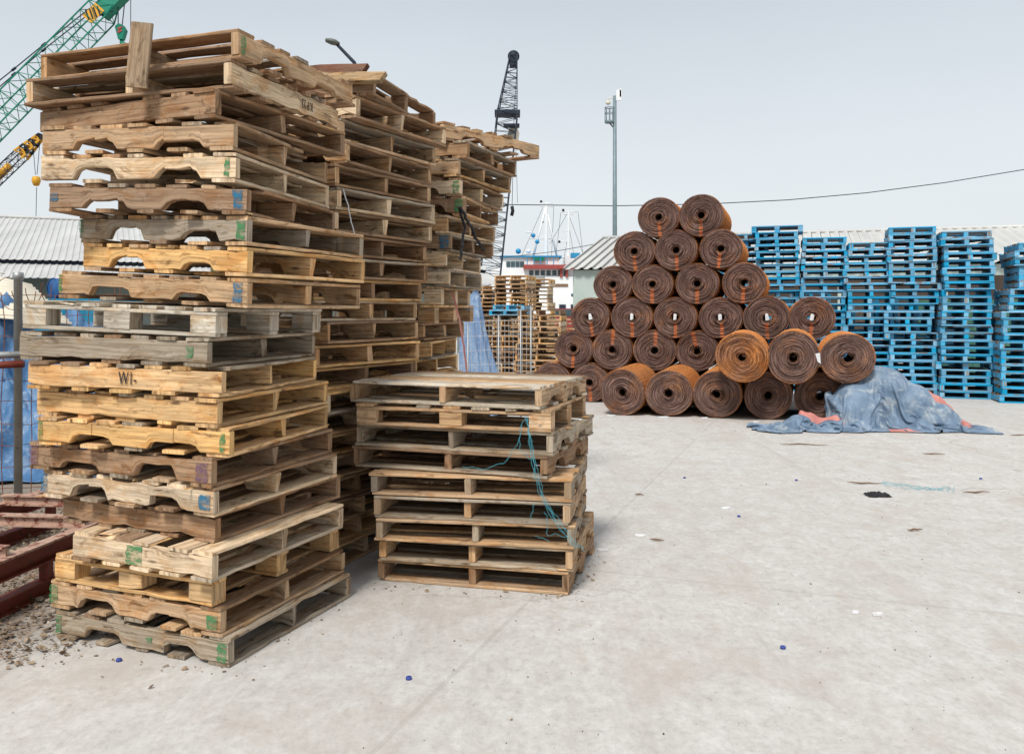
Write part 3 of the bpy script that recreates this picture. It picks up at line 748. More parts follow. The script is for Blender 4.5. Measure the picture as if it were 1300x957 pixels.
# ------------------------------------------------------------------ mesh rolls
def make_roll(name, seed, rad, length, mat, mat2):
    rg = random.Random(seed); root = empty(name); mb = MB(); n = 72
    r_in = .078; rings = 26; prof = []
    dr = (rad - r_in) / rings
    for i in range(rings):
        r0 = r_in + dr * i; j = rg.uniform(-.008, .006) - (.03 if i < 3 and rg.random() < .5 else 0)
        prof += [(r0 + dr * .08, .012 + rg.uniform(0, .006)), (r0 + dr * .35, j), (r0 + dr * .75, j + rg.uniform(-.003, .003))]
    prof.append((rad, .012))
    prof = [(r_in, length), (r_in, .0)] + prof + [(rad, length * .5), (rad, length), (r_in, length)]
    vs = []; fs = []; sx = rg.random() * 50
    ph = [rg.uniform(0, 6.28) for _ in prof]
    for i, (r, h) in enumerate(prof):
        a1 = .004 + .006 * rg.random() if i > 2 else .003
        for k in range(n):
            t = 2 * math.pi * k / n
            w = 1 + .016 * math.sin(2 * t + 1.2) + .010 * noise.noise(Vector((math.cos(t) * 2, math.sin(t) * 2, sx))) * 2
            rr = (r + a1 * .5 * math.sin(2 * t + ph[i]) + .002 * math.sin(5 * t + ph[i])) * w
            hh = h + (.006 * noise.noise(Vector((math.cos(t) * 3, math.sin(t) * 3, i * .7 + sx))) if 1 < i < len(prof) - 3 else 0)
            vs.append(Vector((rr * math.cos(t), hh, rr * math.sin(t))))
    for i in range(len(prof) - 1):
        for k in range(n):
            k2 = (k + 1) % n
            fs.append((i * n + k, i * n + k2, (i + 1) * n + k2, (i + 1) * n + k))
    mb.add(vs, fs, (1, 1, 1), 0)
    mb.build('coiled_mesh', mat, root)
    wb = MB()
    for k in range(44):
        t = 2 * math.pi * k / 44; w = 1 + .016 * math.sin(2 * t + 1.2); rr = (rad + .006) * w
        pts = [Vector((rr * math.cos(t) * q_, y, rr * math.sin(t) * q_)) for y, q_ in ((-rg.uniform(0, .02), 1.0), (length * .33, 1.006), (length * .66, 1.0), (length, 1.003))]
        wb.tube(pts, .0022, 3, smooth=False)
    y = .03
    while y < length:
        pts = []
        for k in range(37):
            t = 2 * math.pi * k / 36; w = 1 + .016 * math.sin(2 * t + 1.2); rr = (rad + .009) * w + rg.uniform(-.002, .002)
            pts.append(Vector((rr * math.cos(t), y + rg.uniform(-.004, .004), rr * math.sin(t))))
        wb.tube(pts, .0025, 3, caps=False, smooth=False); y += .05
    for k in range(170):        # wire ends sticking out of the coil
        t = rg.uniform(0, 6.28); rr = rg.choice([rad * rg.uniform(.93, 1.01), rg.uniform(r_in, rad)])
        c, s_ = math.cos(t), math.sin(t); d = rg.uniform(.012, .035)
        wb.tube([Vector((rr * c, .005, rr * s_)), Vector(((rr + rg.uniform(-.01, .015)) * c, -d, (rr + rg.uniform(-.01, .015)) * s_))], .0018, 3, smooth=False)
    for k in range(3):         # loose inner windings
        pts = []; r0 = r_in * (1 - .12 * k) ; ph0 = rg.uniform(0, 6)
        for q_ in range(25):
            t = ph0 + 5.0 * q_ / 24
            pts.append(Vector((r0 * math.cos(t), rg.uniform(-.004, .004) - .005, r0 * math.sin(t))))
        wb.tube(pts, .0025, 3, smooth=False)
    wb.build('outer_wire', mat2, root)
    return root
protoP = [make_roll('mesh_roll', 300 + i, .350, 1.75, M_RUST, M_RUSTW) for i in range(3)]
protoF = [make_roll('mesh_roll', 320 + i, .358, 1.5, M_RUSTM, M_RUSTW) for i in range(2)]
protoO = [make_roll('mesh_roll', 330, .358, 1.5, M_RUSTO, M_RUSTO)]
index_kids()
def roll(protos, px, py, Z, phi, label, group, k, sag=None):
    p = protos[k % len(protos)]
    if p.name in used: o = copy_tree(p)
    else: o = p; used.add(p.name)
    o.location = P(px, py, Z)
    rg = random.Random(int(px * 7 + py)); phi += rg.uniform(-9, 9)
    o.rotation_euler = (0, R(phi), R(-18) + rg.uniform(-.02, .02))
    q_ = rg.uniform(.965, 1.02); o.scale = (q_, 1, q_ * rg.uniform(.955, .995))
    tag(o, label, 'wire roll', group); return o
def Zp(px): return 15.35 - (px - 727) * .0054
rowsP = [ # y, xs, name of row
 (484, [700, 748], 'pyramid ground row, showing left of the front rolls', [0, 0]),
 (446, [728, 777, 831, 885], 'second row of the pyramid from the ground', [0, 180, 180, 175]),
 (405, [749, 802, 857, 915, 973, 1031], 'third row of the pyramid from the ground', [0, 0, 0, 0, 0, 0]),
 (361, [778, 828, 885, 945], 'fourth row of the pyramid from the ground', [0] * 4),
 (317, [805, 858, 915], 'second row from the pyramid top', [0] * 3),
 (272, [836, 890], 'top of the pyramid', [0, 0]),
]
OW = ['first', 'second', 'third', 'fourth', 'fifth', 'sixth']
cnt = 0; paper = []
zrow = [.345, .93, 1.49, 2.06, 2.63, 3.20]
for ri, (y, xs, nm, ph) in enumerate(rowsP):
    for i, x in enumerate(xs):
        Z = Zp(x); yy = HZ - (zrow[ri] - EYE) * F / Z
        if len(xs) == 2: wd = ('left', 'right')[i]
        elif len(xs) == 3: wd = ('left', 'middle', 'right')[i]
        else: wd = OW[i]
        lab = ('%s roll of the two at the pyramid top' % wd) if ri == 5 else ('%s roll in the %s' % (wd, nm)) if len(xs) < 4 else ('%s roll from left in the %s' % (wd, nm))
        o = roll(protoP, x, yy, Z, ph[i], 'dark rusty ' + lab, 'rusty wire mesh rolls in the pyramid', cnt); cnt += 1
        if ri == 2: paper.append((o, i))
# support row of the pyramid hidden behind the front rolls
for i, x in enumerate([806, 862, 918, 974]):
    Z = Zp(x) + .15; o = roll(protoP, x, HZ - (.345 - EYE) * F / Z, Z, 20, '', '', cnt); cnt += 1
    tag(o, 'dark rusty roll buried in the pyramid foot behind front roll ' + ('far left', 'second', 'third', 'fourth')[i], 'wire roll', 'rusty wire mesh rolls in the pyramid')
for x in (944, 1003):
    Z = Zp(x) + .1; o = roll(protoP, x, HZ - (.93 - EYE) * F / Z, Z, 20, '', '', cnt); cnt += 1
    tag(o, 'dark rusty roll hidden behind the ' + ('orange' if x < 1000 else 'middle') + ' front roll', 'wire roll', 'rusty wire mesh rolls in the pyramid')
# paper tags in the holes
for o, i in paper:
    rg = random.Random(60 + i); mb = MB(); s_ = .045
    pts = [(-s_ * .5, 0, s_ * 1.2), (0, .004, s_ * 1.5), (s_ * .6, -.006, s_), (s_ * .7, .004, -s_ * .9), (0, -.008, -s_ * 1.2), (-s_ * .7, .002, -s_)]
    pts = [Vector((a + rg.uniform(-.01, .01), b, c)) for a, b, c in pts]
    back = [p + Vector((0, .002, 0)) for p in pts]
    mb.add(pts + back, [(0, 1, 2, 3, 4, 5), (11, 10, 9, 8, 7, 6)] + [(k, k + 6, (k + 1) % 6 + 6, (k + 1) % 6) for k in range(6)])
    t = mb.build('paper_tag', M_PAPER, o); t.location = (rg.uniform(-.015, .015), -.02, .01)
GF = 'large rusty wire mesh rolls in front'
fr = [(790, 13.3, 0, 'first'), (849, 13.12, 1, 'second'), (910, 12.93, 0, 'third'), (975, 12.78, 1, 'fourth'), (1041, 12.6, 0, 'fifth')]
for px, Z, k, w in fr:
    roll(protoF, px, HZ - (.358 - EYE) * F / Z, Z, 40 * k + px, 'large brown roll on the ground, %s from left in front' % w, GF, k)
for px, Z, pr, lb in ((942, 12.32, protoO, 'bright orange rusty roll lying on the front ground row'), (1007, 12.25, protoF, 'brown roll right of the orange roll in upper front row'),
                      (1076, 12.05, protoF, 'rightmost roll of the upper front row, beside the tarpaulin')):
    roll(pr, px, HZ - (.945 - EYE) * F / Z, Z, px, lb, GF, 0 if px < 1000 else (px % 2))
mb = MB(); mb.add([P(1035, 449, 11.98), P(1041, 448, 11.98), P(1042, 462, 11.98), P(1038, 459, 11.97)] + [P(1035, 449, 11.99), P(1041, 448, 11.99), P(1042, 462, 11.99), P(1038, 459, 11.98)],
                  [(0, 1, 2, 3), (7, 6, 5, 4), (0, 4, 5, 1), (1, 5, 6, 2), (2, 6, 7, 3), (3, 7, 4, 0)])
tag(mb.build('paper_scrap', M_PAPER), 'white paper scrap caught between the two right upper front rolls', 'paper')

# ------------------------------------------------------------------ tarpaulins
def tent(name, mat, x0, x1, y0, y1, poles, nx, ny, seed, edge=.12, fold=.03, rim=None, zmin=.012, outline=None):
    """cloth lying over bumps: height is the upper envelope of soft cones"""
    mb = MB(); vs = []; idx = {}; fs = []
    def hgt(x, y):
        s_ = 0.0
        for (px, py, h, sl) in poles:
            d = math.hypot((x - px), (y - py) * 1.1)
            v = h - sl * d + .10 * noise.noise(Vector((x * 1.7, y * 1.7, px + seed)))
            s_ += math.exp(min(60, v * 14))
        v = math.log(s_ + 1.0) / 14
        r1 = 1 - abs(noise.noise(Vector((x * 2.6 + seed, y * 2.0, v * 1.2)))) * 2
        r2 = 1 - abs(noise.noise(Vector((x * 6 + seed, y * 5 + 4, v * 3)))) * 2
        w = min(1, v * 3 + .12)
        return max(zmin, v + (r1 * r1 * fold * 1.6 + r2 * r2 * fold * .8) * w)
    for j in range(ny + 1):
        for i in range(nx + 1):
            u, w_ = i / nx, j / ny
            x = x0 + (x1 - x0) * u; y = y0 + (y1 - y0) * w_
            ex = .18 * noise.noise(Vector((x * 1.1, 3.3, seed))) + .05 * noise.noise(Vector((x * 5, 1, seed)))
            ey = .18 * noise.noise(Vector((y * 1.4, 8.3, seed)))
            x2 = x + ey * (2 * u - 1) * (abs(2 * u - 1) ** 2); y2 = y + ex * (1 - w_)
            if outline: x2, y2 = outline(u, w_, x2, y2)
            z = hgt(x2, y2)
            x2 += .03 * noise.noise(Vector((x * 4, y * 4, 7 + seed))); y2 += .05 * noise.noise(Vector((x * 4, y * 4, 2 + seed)))
            vs.append(Vector((x2, y2, z)))
    for j in range(ny):
        for i in range(nx):
            a = j * (nx + 1) + i
            fs.append((a, a + 1, a + nx + 2, a + nx + 1))
    mb.add(vs, fs, (1, 1, 1), 0, None, True)
    o = mb.build(name, mat)
    md = o.modifiers.new('thick', 'SOLIDIFY'); md.thickness = .006; md.offset = 1
    return o
def outl(u, w, x, y):
    return x, y
def pl(pts, x):
    if x <= pts[0][0]: return pts[0][1]
    for (a, va), (b, vb) in zip(pts, pts[1:]):
        if x <= b:
            t = (x - a) / (b - a); t = t * t * (3 - 2 * t) * .5 + t * .5; return va + (vb - va) * t
    return pts[-1][1]
def heap(name, mat, prof, y0, y1, nx, ny, seed, fold=.05, poles=(), dpro=((0, 0), (.05, .26), (.16, .62), (.32, .93), (.45, 1), (.7, .8), (.93, .35), (1, 0)), wob=.14):
    mb = MB(); vs = []; fs = []; x0, x1 = prof[0][0], prof[-1][0]
    for j in range(ny + 1):
        for i in range(nx + 1):
            u, w_ = i / nx, j / ny; x = x0 + (x1 - x0) * u; y = y0 + (y1 - y0) * w_
            nv = noise.noise_vector(Vector((x * 1.8, y * 1.8, seed))); nw = noise.noise_vector(Vector((x * 5, y * 5, seed + 3)))
            e = min(1, 6 * min(u, 1 - u), 6 * min(w_ + .02, 1 - w_ + .02))
            h = pl(prof, x + nv.x * wob * e + nw.x * .012) * pl(dpro, min(1, max(0, w_ + (nv.y * .10 + nw.y * .012) * e)))
            # creases run out from the peaks
            rad = 0.0
            for (cx_, cy_, ff) in poles:
                dx_, dy_ = x - cx_, (y - cy_) * 1.4; rr_ = math.hypot(dx_, dy_) + .05; an = math.atan2(dy_, dx_)
                g_ = abs(noise.noise(Vector((math.cos(an) * ff + rr_ * .5, math.sin(an) * ff, cx_)))) * 2
                g2_ = abs(noise.noise(Vector((math.cos(an) * ff * 2.7, math.sin(an) * ff * 2.7 + rr_ * .8, cx_ + 4)))) * 2
                rad += ((.45 - g_) * .11 + (.4 - g2_) * .05) * min(1, rr_ * 2.2) * math.exp(-rr_ * 1.1)
            h += rad * min(1, h * 3 + .1) * min(1, e + .1)
            q1 = abs(noise.noise(Vector((x * 2.6 + y * 1.1 + seed, y * 1.3 - x * .4, seed)))); q2 = abs(noise.noise(Vector((x * 6 - y * 3, y * 3 + x * 2, seed + 9)))); q3 = abs(noise.noise(Vector((x * 14 + y * 4, y * 9, seed + 5))))
            amt = min(1, h * 3 + .22) * min(1, e + .15)
            h += ((.5 - q1 * 2) * fold * 1.7 + (.4 - q2 * 2) * fold * .8 + (.3 - q3 * 2) * fold * .28) * amt
            bx = .12 * noise.noise(Vector((y * 2.2, seed, 1))) * (2 * u - 1) ** 3; by = (.16 * noise.noise(Vector((x * 1.7, seed, 4))) + .05 * noise.noise(Vector((x * 6, seed, 4)))) * (1 - w_) ** 3
            vs.append(Vector((x + bx + nw.x * .03, y + by + nw.y * .03, max(.010 + .004 * abs(nw.z), h))))
    for j in range(ny):
        for i in range(nx):
            a = j * (nx + 1) + i; fs.append((a, a + 1, a + nx + 2, a + nx + 1))
    mb.add(vs, fs, (1, 1, 1), 0, None, True); o = mb.build(name, mat)
    md = o.modifiers.new('thick', 'SOLIDIFY'); md.thickness = .006; md.offset = 1
    return o
troot = empty('tarpaulin', (5.2, 11.9, 0))
import numpy as np
def drape(name, mat, cx, cy, W, D, nx, ny, lumps, seed, squeeze=(.8, .85), rot=0.0, steps=260, pins=(), lift=.25):
    """let a sheet fall over hidden goods: a small mass-spring cloth, settled before it is built"""
    rs = np.random.RandomState(seed)
    U, V = np.meshgrid(np.linspace(-.5, .5, nx), np.linspace(-.5, .5, ny), indexing='ij')
    dx, dy = W / (nx - 1), D / (ny - 1)
    x = U * W * squeeze[0]; y = V * D * squeeze[1]
    x = x + .05 * np.sin(V * 17 + seed) * np.abs(U) * 2 + .03 * np.sin(V * 41) * np.abs(U) * 2
    y = y + .06 * np.sin(U * 15 + 2 * seed) * np.abs(V) * 2 + .03 * np.sin(U * 37) * np.abs(V) * 2
    wob = np.zeros_like(x)
    for k in range(14):
        f1, f2, p1 = rs.uniform(1, 7), rs.uniform(1, 7), rs.uniform(0, 6.28)
        wob += np.sin((U * f1 * rs.choice([-1, 1]) + V * f2) * 6.28 + p1) / (1 + .3 * max(f1, f2))
    c_, s_ = math.cos(rot), math.sin(rot)
    Pn = np.stack([cx + x * c_ - y * s_, cy + x * s_ + y * c_, np.zeros_like(x)], -1)
    def H(p):
        h = np.zeros(p.shape[:2])
        for (lx, ly, rx, ry, hh, pw) in lumps:
            d = ((np.abs(p[..., 0] - lx) / rx) ** 2.6 + (np.abs(p[..., 1] - ly) / ry) ** 2.6)
            h = np.maximum(h, hh * np.clip(1 - d, 0, 1) ** pw)
        return h + .012
    Pn[..., 2] = H(Pn) + lift * .3 + .07 * wob * .5 + .05
    Q = Pn.copy()
    def con(a, b, L, st):
        d = Pn[b] - Pn[a]; l = np.sqrt((d * d).sum(-1, keepdims=True)) + 1e-9
        cc = d * (.5 * st * (l - L) / l)
        Pn[a] += cc; Pn[b] -= cc
    S = slice
    groups = []
    for o in (0, 1):
        m_ = (nx - o) // 2; groups.append(((S(o, o + 2 * m_, 2), S(None)), (S(o + 1, o + 2 * m_, 2), S(None)), dx, 1.0))
        m_ = (ny - o) // 2; groups.append(((S(None), S(o, o + 2 * m_, 2)), (S(None), S(o + 1, o + 2 * m_, 2)), dy, 1.0))
    dg = math.hypot(dx, dy)
    for o in (0, 1):
        m_ = (nx - o) // 2
        groups.append(((S(o, o + 2 * m_, 2), S(0, -1)), (S(o + 1, o + 2 * m_, 2), S(1, None)), dg, .35))
        groups.append(((S(o, o + 2 * m_, 2), S(1, None)), (S(o + 1, o + 2 * m_, 2), S(0, -1)), dg, .35))
    def bend():
        for ax, L in ((0, dx), (1, dy)):
            for st_, k in ((2, .06), (4, .03)):
                A = Pn[:-st_] if ax == 0 else Pn[:, :-st_]; B = Pn[st_:] if ax == 0 else Pn[:, st_:]
                d = B - A; l = np.sqrt((d * d).sum(-1, keepdims=True)) + 1e-9
                c2 = d * (.5 * k * (l - st_ * L) / l); A += c2; B -= c2
    for it in range(steps):
        vel = (Pn - Q) * .96; Q = Pn.copy(); Pn += vel; Pn[..., 2] -= .0011; h = H(Pn)
        for k in range(6):
            for g_ in groups: con(*g_)
            bend()
            if k % 3 == 2: h = H(Pn)
            under = Pn[..., 2] < h
            Pn[..., 2] = np.where(under, h, Pn[..., 2])
        # friction where the sheet touches
        Pn[..., :2] = np.where(under[..., None], Q[..., :2] + (Pn[..., :2] - Q[..., :2]) * .22, Pn[..., :2])
    mb = MB(); vs = [Vector(p) for p in Pn.reshape(-1, 3).tolist()]
    fs = [(i * ny + j, (i + 1) * ny + j, (i + 1) * ny + j + 1, i * ny + j + 1) for i in range(nx - 1) for j in range(ny - 1)]
    mb.add(vs, fs, (1, 1, 1), 0, None, True); o = mb.build(name, mat)
    sb_ = o.modifiers.new('smooth', 'SUBSURF'); sb_.levels = 1; sb_.render_levels = 1
    md = o.modifiers.new('thick', 'SOLIDIFY'); md.thickness = .004; md.offset = 1
    return o
lr = random.Random(3)
extra = [(lr.uniform(4.6, 6.0), lr.uniform(11.65, 12.3), lr.uniform(.05, .12), lr.uniform(.04, .1), lr.uniform(.06, .3), .5) for _ in range(5)]
o1 = drape('draped_sheet', M_TARP, 5.38, 12.18, 2.85, 2.4, 140, 118, [(5.20, 12.35, .50, .40, .80, .35), (5.60, 12.25, .34, .38, .57, .4), (4.85, 12.2, .34, .32, .60, .4), (5.95, 12.05, .2, .22, .30, .5)] + extra, 5, (.70, .64), -.05, 240)
o2 = drape('draped_sheet', M_TARP, 4.05, 11.78, 2.1, 1.1, 96, 52, [(3.92, 11.86, .16, .10, .17, .5), (4.35, 11.82, .14, .1, .10, .5), (3.6, 11.7, .1, .06, .05, .5), (4.6, 11.7, .1, .06, .06, .5)], 8, (.70, .60), .03, 150)
o3 = heap('orange_hem', M_ORT, [(3.9, .0), (3.98, .22), (4.1, .19), (4.3, .13), (4.5, .15), (4.62, .0)], 11.86, 12.12, 60, 30, 12.1, .02, wob=.03)
o4 = heap('orange_hem', M_ORT, [(5.82, 0), (5.88, .34), (6.0, .42), (6.2, .38), (6.27, .28), (6.32, 0)], 12.2, 12.8, 50, 40, 2.7, .04, wob=.05)
o5 = heap('orange_hem', M_ORT, [(5.0, 0), (5.1, .02), (5.25, .04), (5.38, 0)], 11.42, 11.62, 40, 20, 5.7, .012, wob=.03)
o6 = heap('orange_hem', M_ORT, [(6.12, 0), (6.18, .13), (6.27, .08), (6.36, 0)], 11.75, 12.5, 30, 50, 8.7, .02, wob=.03)
for o_ in (o1, o2, o3, o4, o5, o6):
    o_.parent = troot; o_.location = (-5.2, -11.9, 0)
tag(troot, 'faded blue tarpaulin heaped on the concrete, orange underside showing', 'tarpaulin')

# left tarp behind the fence
o = tent('tarpaulin', M_TARP2, -8.4, -2.6, 8.1, 10.6, [(-6.6, 9.3, 1.45, 1.1), (-5.4, 9.2, 1.55, 1.3), (-4.6, 9.2, 1.5, 1.5), (-3.6, 9.2, 1.3, 1.5), (-5.8, 8.8, 1.3, 1.4), (-4.3, 8.9, 1.2, 1.6)], 170, 110, 3.1, fold=.15)
tag(o, 'bright blue tarpaulin covering goods behind the left wire fence', 'tarpaulin')
# peaked pale tarp in the middle distance
mb = MB(); vs = []; fs = []; n = 72; m = 26; c = P(604, 395, 11.2)
for j in range(m + 1):
    z = 1.86 * (1 - j / m) + .01; rr = .03 + .27 * (j / m) ** .62
    for k in range(n):
        t = 2 * math.pi * k / n
        f_ = 1 + (.16 * math.sin(t * 7 + 1) + .1 * math.sin(t * 13 + j * .05)) * min(1, j / 8) + .10 * noise.noise(Vector((math.cos(t) * 2, math.sin(t) * 2, j * .15)))
        vs.append(Vector((c.x + rr * f_ * math.cos(t) * .95 - .04 * math.sin(j * .25), c.y + rr * f_ * math.sin(t) * .7, z)))
for j in range(m):
    for k in range(n):
        k2 = (k + 1) % n; fs.append((j * n + k, j * n + k2, (j + 1) * n + k2, (j + 1) * n + k))
fs.append(tuple(range(n)))
mb.add(vs, fs, (1, 1, 1), 0, None, True)
tag(mb.build('tarpaulin', M_TARP3), 'pale blue tarpaulin peaked like a tent behind the third stack', 'tarpaulin')

# ------------------------------------------------------------------ fences
fence = empty('wire_fence', (-4.1, 7.2, 0))
mb = MB(); p = P(23, 640, 7.2)
mb.lathe([(0, 0), (.033, 0), (.033, 1.86), (.042, 1.865), (.042, 1.92), (0, 1.925)], n=14, c=(p.x, 7.2, 0)); o = mb.build('post', M_STEEL, fence); o.location = (4.1, -7.2, 0)
mb = MB(); mb.lathe([(0, 0), (.033, 0), (.033, 1.86), (.042, 1.865), (.042, 1.92), (0, 1.925)], n=14, c=(p.x + 2.2, 7.9, 0)); o = mb.build('post', M_STEEL, fence); o.location = (4.1, -7.2, 0)
rg = random.Random(9); mb = MB()
def bent(mb, a, b, r, rg, j=.02, n=7):
    pts = [Vector(a).lerp(Vector(b), k / n) + Vector((rg.uniform(-j, j), rg.uniform(-j, j), rg.uniform(-j, j))) for k in range(n + 1)]
    mb.tube(pts, r, 4)
for k in range(34):
    x = -5.3 + k * .115; y = 7.25 + (x + 4.1) * .3 if x > -4.1 else 7.25
    bent(mb, (x, y, .05), (x + rg.uniform(-.05, .05), y, 1.72 + rg.uniform(0, .22)), .0035, rg, .014)
for k in range(10):
    z = .12 + k * .18
    pts = [Vector((-5.4 + q_ * .15, 7.25 + max(0, (-5.4 + q_ * .15) + 4.1) * .3, z + rg.uniform(-.012, .012))) for q_ in range(27)]
    mb.tube(pts, .0035, 4)
for k in range(9):
    x = -4.75 + k * .12
    pts = []; a0 = rg.uniform(0, 3); r0 = rg.uniform(.06, .16)
    for q_ in range(12):
        t = a0 + q_ * .3; pts.append(Vector((x + r0 * math.cos(t), 7.2 + .03 * math.sin(t * 2), 1.75 + r0 * math.sin(t) * 1.1)))
    mb.tube(pts, .0035, 4)
o = mb.build('wire_mesh', M_WIRE, fence); o.location = (4.1, -7.2, 0)
tag(fence, 'rusty wire fence with grey post left of the front stack', 'fence')
mb = MB(); mb.tube([P(-60, 452, 7.05), P(30, 450, 7.1)], .028, 10); mb.tube([P(-60, 466, 7.02), P(30, 462, 7.08)], .03, 10, mat=1)
ra = mb.build('fence_rail', [M_STEEL, M_RED], fence); ra.location = (4.1, -7.2, 0)

f2 = empty('wire_fence', P(630, 395, 10.4) * 1); f2.location.z = 0; L2 = Vector(f2.location)
def wl(v): return Vector(v) - L2
for px, zt in ((594, 1.45), (633, 1.55), (661, 1.62), (674, 1.66), (580, 1.5)):
    X = (px - CX) * 10.4 / F; mb = MB(); mb.lathe([(0, 0), (.010, 0), (.010, zt), (0, zt)], n=8); o = mb.build('post', M_STEEL, f2); o.location = wl((X, 10.4, 0))
mb = MB(); rg = random.Random(4)
for k in range(19):
    X = (578 - CX) * 10.4 / F + k * .05
    mb.tube([wl((X, 10.4, .05)), wl((X + rg.uniform(-.01, .01), 10.4, 1.5))], .003, 3)
for k in range(9):
    mb.tube([wl(((577 - CX) * 10.4 / F, 10.4, .1 + k * .17)), wl(((675 - CX) * 10.4 / F, 10.4, .1 + k * .175))], .0022, 3)
mb.build('wire_mesh', M_WHITEW, f2)
tag(f2, 'pale wire mesh fence beside the peaked blue tarpaulin', 'fence')

# ------------------------------------------------------------------ red steel frame on the left
fr_ = empty('steel_frame', (-2.9, 5.3, 0))
def fbox(nm, a, b, w, h, mat, off=(0, 0)):
    a = Vector(a); b = Vector(b); d = b - a; L = d.length; ang = math.atan2(d.y, d.x); mb = MB()
    # I-section: web with two flanges
    M = Matrix.Translation((a + b) / 2 - fr_.location) @ Matrix.Rotation(ang, 4, 'Z')
    mb.box((0, 0, 0), (L, .012, h), M); mb.box((0, 0, h / 2), (L, w, .010), M); mb.box((0, 0, -h / 2), (L, w, .010), M)
    o = mb.build(nm, mat, fr_); return o
A0, A1 = (-2.72, 4.2), (-2.45, 6.3)
B0, B1 = (-3.65, 4.3), (-3.38, 6.4)
for (a, b) in ((A0, A1), (B0, B1)):
    fbox('lower_rail', (*a, .052), (*b, .052), .07, .08, M_RED); fbox('upper_rail', (*a, .24), (*b, .24), .07, .09, M_RED)
    for t in (.02, .33, .66, .98):
        x = a[0] + (b[0] - a[0]) * t; y = a[1] + (b[1] - a[1]) * t; mb = MB(); mb.box((x + 2.9, y - 5.3, .145), (.05, .06, .095)); mb.build('post', M_RED, fr_)
for t in (.0, .18, .5, .75, 1.0):
    a = Vector((A0[0] + (A1[0] - A0[0]) * t, A0[1] + (A1[1] - A0[1]) * t, .325)); b = Vector((B0[0] + (B1[0] - B0[0]) * t, B0[1] + (B1[1] - B0[1]) * t, .325))
    fbox('cross_bar', a, b, .06, .06, M_REDTOP)
for (a, b) in ((A0, A1), (B0, B1)):
    mb = MB(); a3 = Vector((*a, .298)); b3 = Vector((*b, .298)); d = b3 - a3
    M = Matrix.Translation((a3 + b3) / 2 - fr_.location) @ Matrix.Rotation(math.atan2(d.y, d.x), 4, 'Z'); mb.box((0, 0, 0), (d.length, .075, .012), M); mb.build('top_strip', M_REDTOP, fr_)
tag(fr_, 'rusty red steel frame lying beside the front left stack', 'steel frame')

# ------------------------------------------------------------------ ground, litter
mb = MB(); S_ = 900
mb.add([Vector((-S_, -40, 0)), Vector((S_, -40, 0)), Vector((S_, 2 * S_, 0)), Vector((-S_, 2 * S_, 0))], [(0, 1, 2, 3)])
tag(mb.build('ground', M_GROUND), kind='structure')
rg = random.Random(123); mb = MB()
chips = [(.30, .22, .15), (.42, .33, .24), (.22, .16, .11), (.5, .42, .33), (.35, .30, .26), (.16, .11, .08)]
def flake(mb, x, y, s_, rg, z=.004, tints=chips):
    a = rg.uniform(0, 6.28); n = rg.choice([4, 5, 6]); asp = rg.uniform(.25, .9)
    tl = rg.uniform(0, .5); ax = rg.uniform(0, 6.28); vs = []
    for k in range(n):
        t = 2 * math.pi * k / n + rg.uniform(-.3, .3); r_ = s_ * rg.uniform(.7, 1.1)
        u, v = r_ * math.cos(t), r_ * math.sin(t) * asp
        xx, yy = u * math.cos(a) - v * math.sin(a), u * math.sin(a) + v * math.cos(a)
        vs.append(Vector((x + xx, y + yy, z + max(0, (math.cos(ax) * xx + math.sin(ax) * yy + s_) * math.tan(tl)))))
    top = [v + Vector((0, 0, .003)) for v in vs]
    mb.add(vs + top, [tuple(range(n))[::-1], tuple(range(n, 2 * n))] + [(k, (k + 1) % n, (k + 1) % n + n, k + n) for k in range(n)], rg.choice(tints))
for k in range(26000):
    x = rg.uniform(-4.9, -1.7); y = rg.uniform(3.3, 7.6)
    edge = -2.02 - (4.2 - y) * .42 if y < 4.2 else -2.05
    dx = edge - x + .22 * noise.noise(Vector((x * 2, y * 2, 0))) * 2
    pr = min(1, max(0, dx / .35 + .12))
    if y > 4.3 and x > -2.4: pr *= .6
    if rg.random() < pr: flake(mb, x, y, rg.choice([.004, .006, .008, .011, .015, .022]) * rg.uniform(.7, 1.2), rg, .002 + rg.uniform(0, .012))
tag(mb.build('leaf_litter', M_WOOD), 'brown wood chips and dry leaves scattered over the ground at left', 'litter', None, 'stuff')
mb = MB()
for k in range(800):
    y = 2.9 + 9.5 * rg.random() ** 1.3; x = rg.uniform(-.8, 7) if rg.random() < .8 else rg.uniform(-2, 7)
    if x > y * .62: continue
    flake(mb, x, y, rg.choice([.002, .003, .0045, .007]) * rg.uniform(.6, 1.2) * (.35 + y / 12), rg, .001, chips + [(.5, .48, .45), (.05, .05, .05)])
for k in range(170):      # splinters shed around the foot of the stacks
    ax, ay, bx_, by_ = rg.choice([(-1.3, 3.86, -.95, 4.85), (-.8, 5.1, .32, 4.86), (.32, 4.86, .56, 5.75), (-2.2, 4.1, -1.3, 3.88)])
    t = rg.random(); d = abs(rg.gauss(0, .10)); flake(mb, ax + (bx_ - ax) * t + rg.uniform(-1, 1) * d, ay + (by_ - ay) * t - d * .8, rg.choice([.003, .005, .008, .013]) * rg.uniform(.6, 1.2), rg, .001)
tag(mb.build('grit', M_WOOD), 'small specks of grit and splinters strewn on the concrete', 'litter', None, 'stuff')

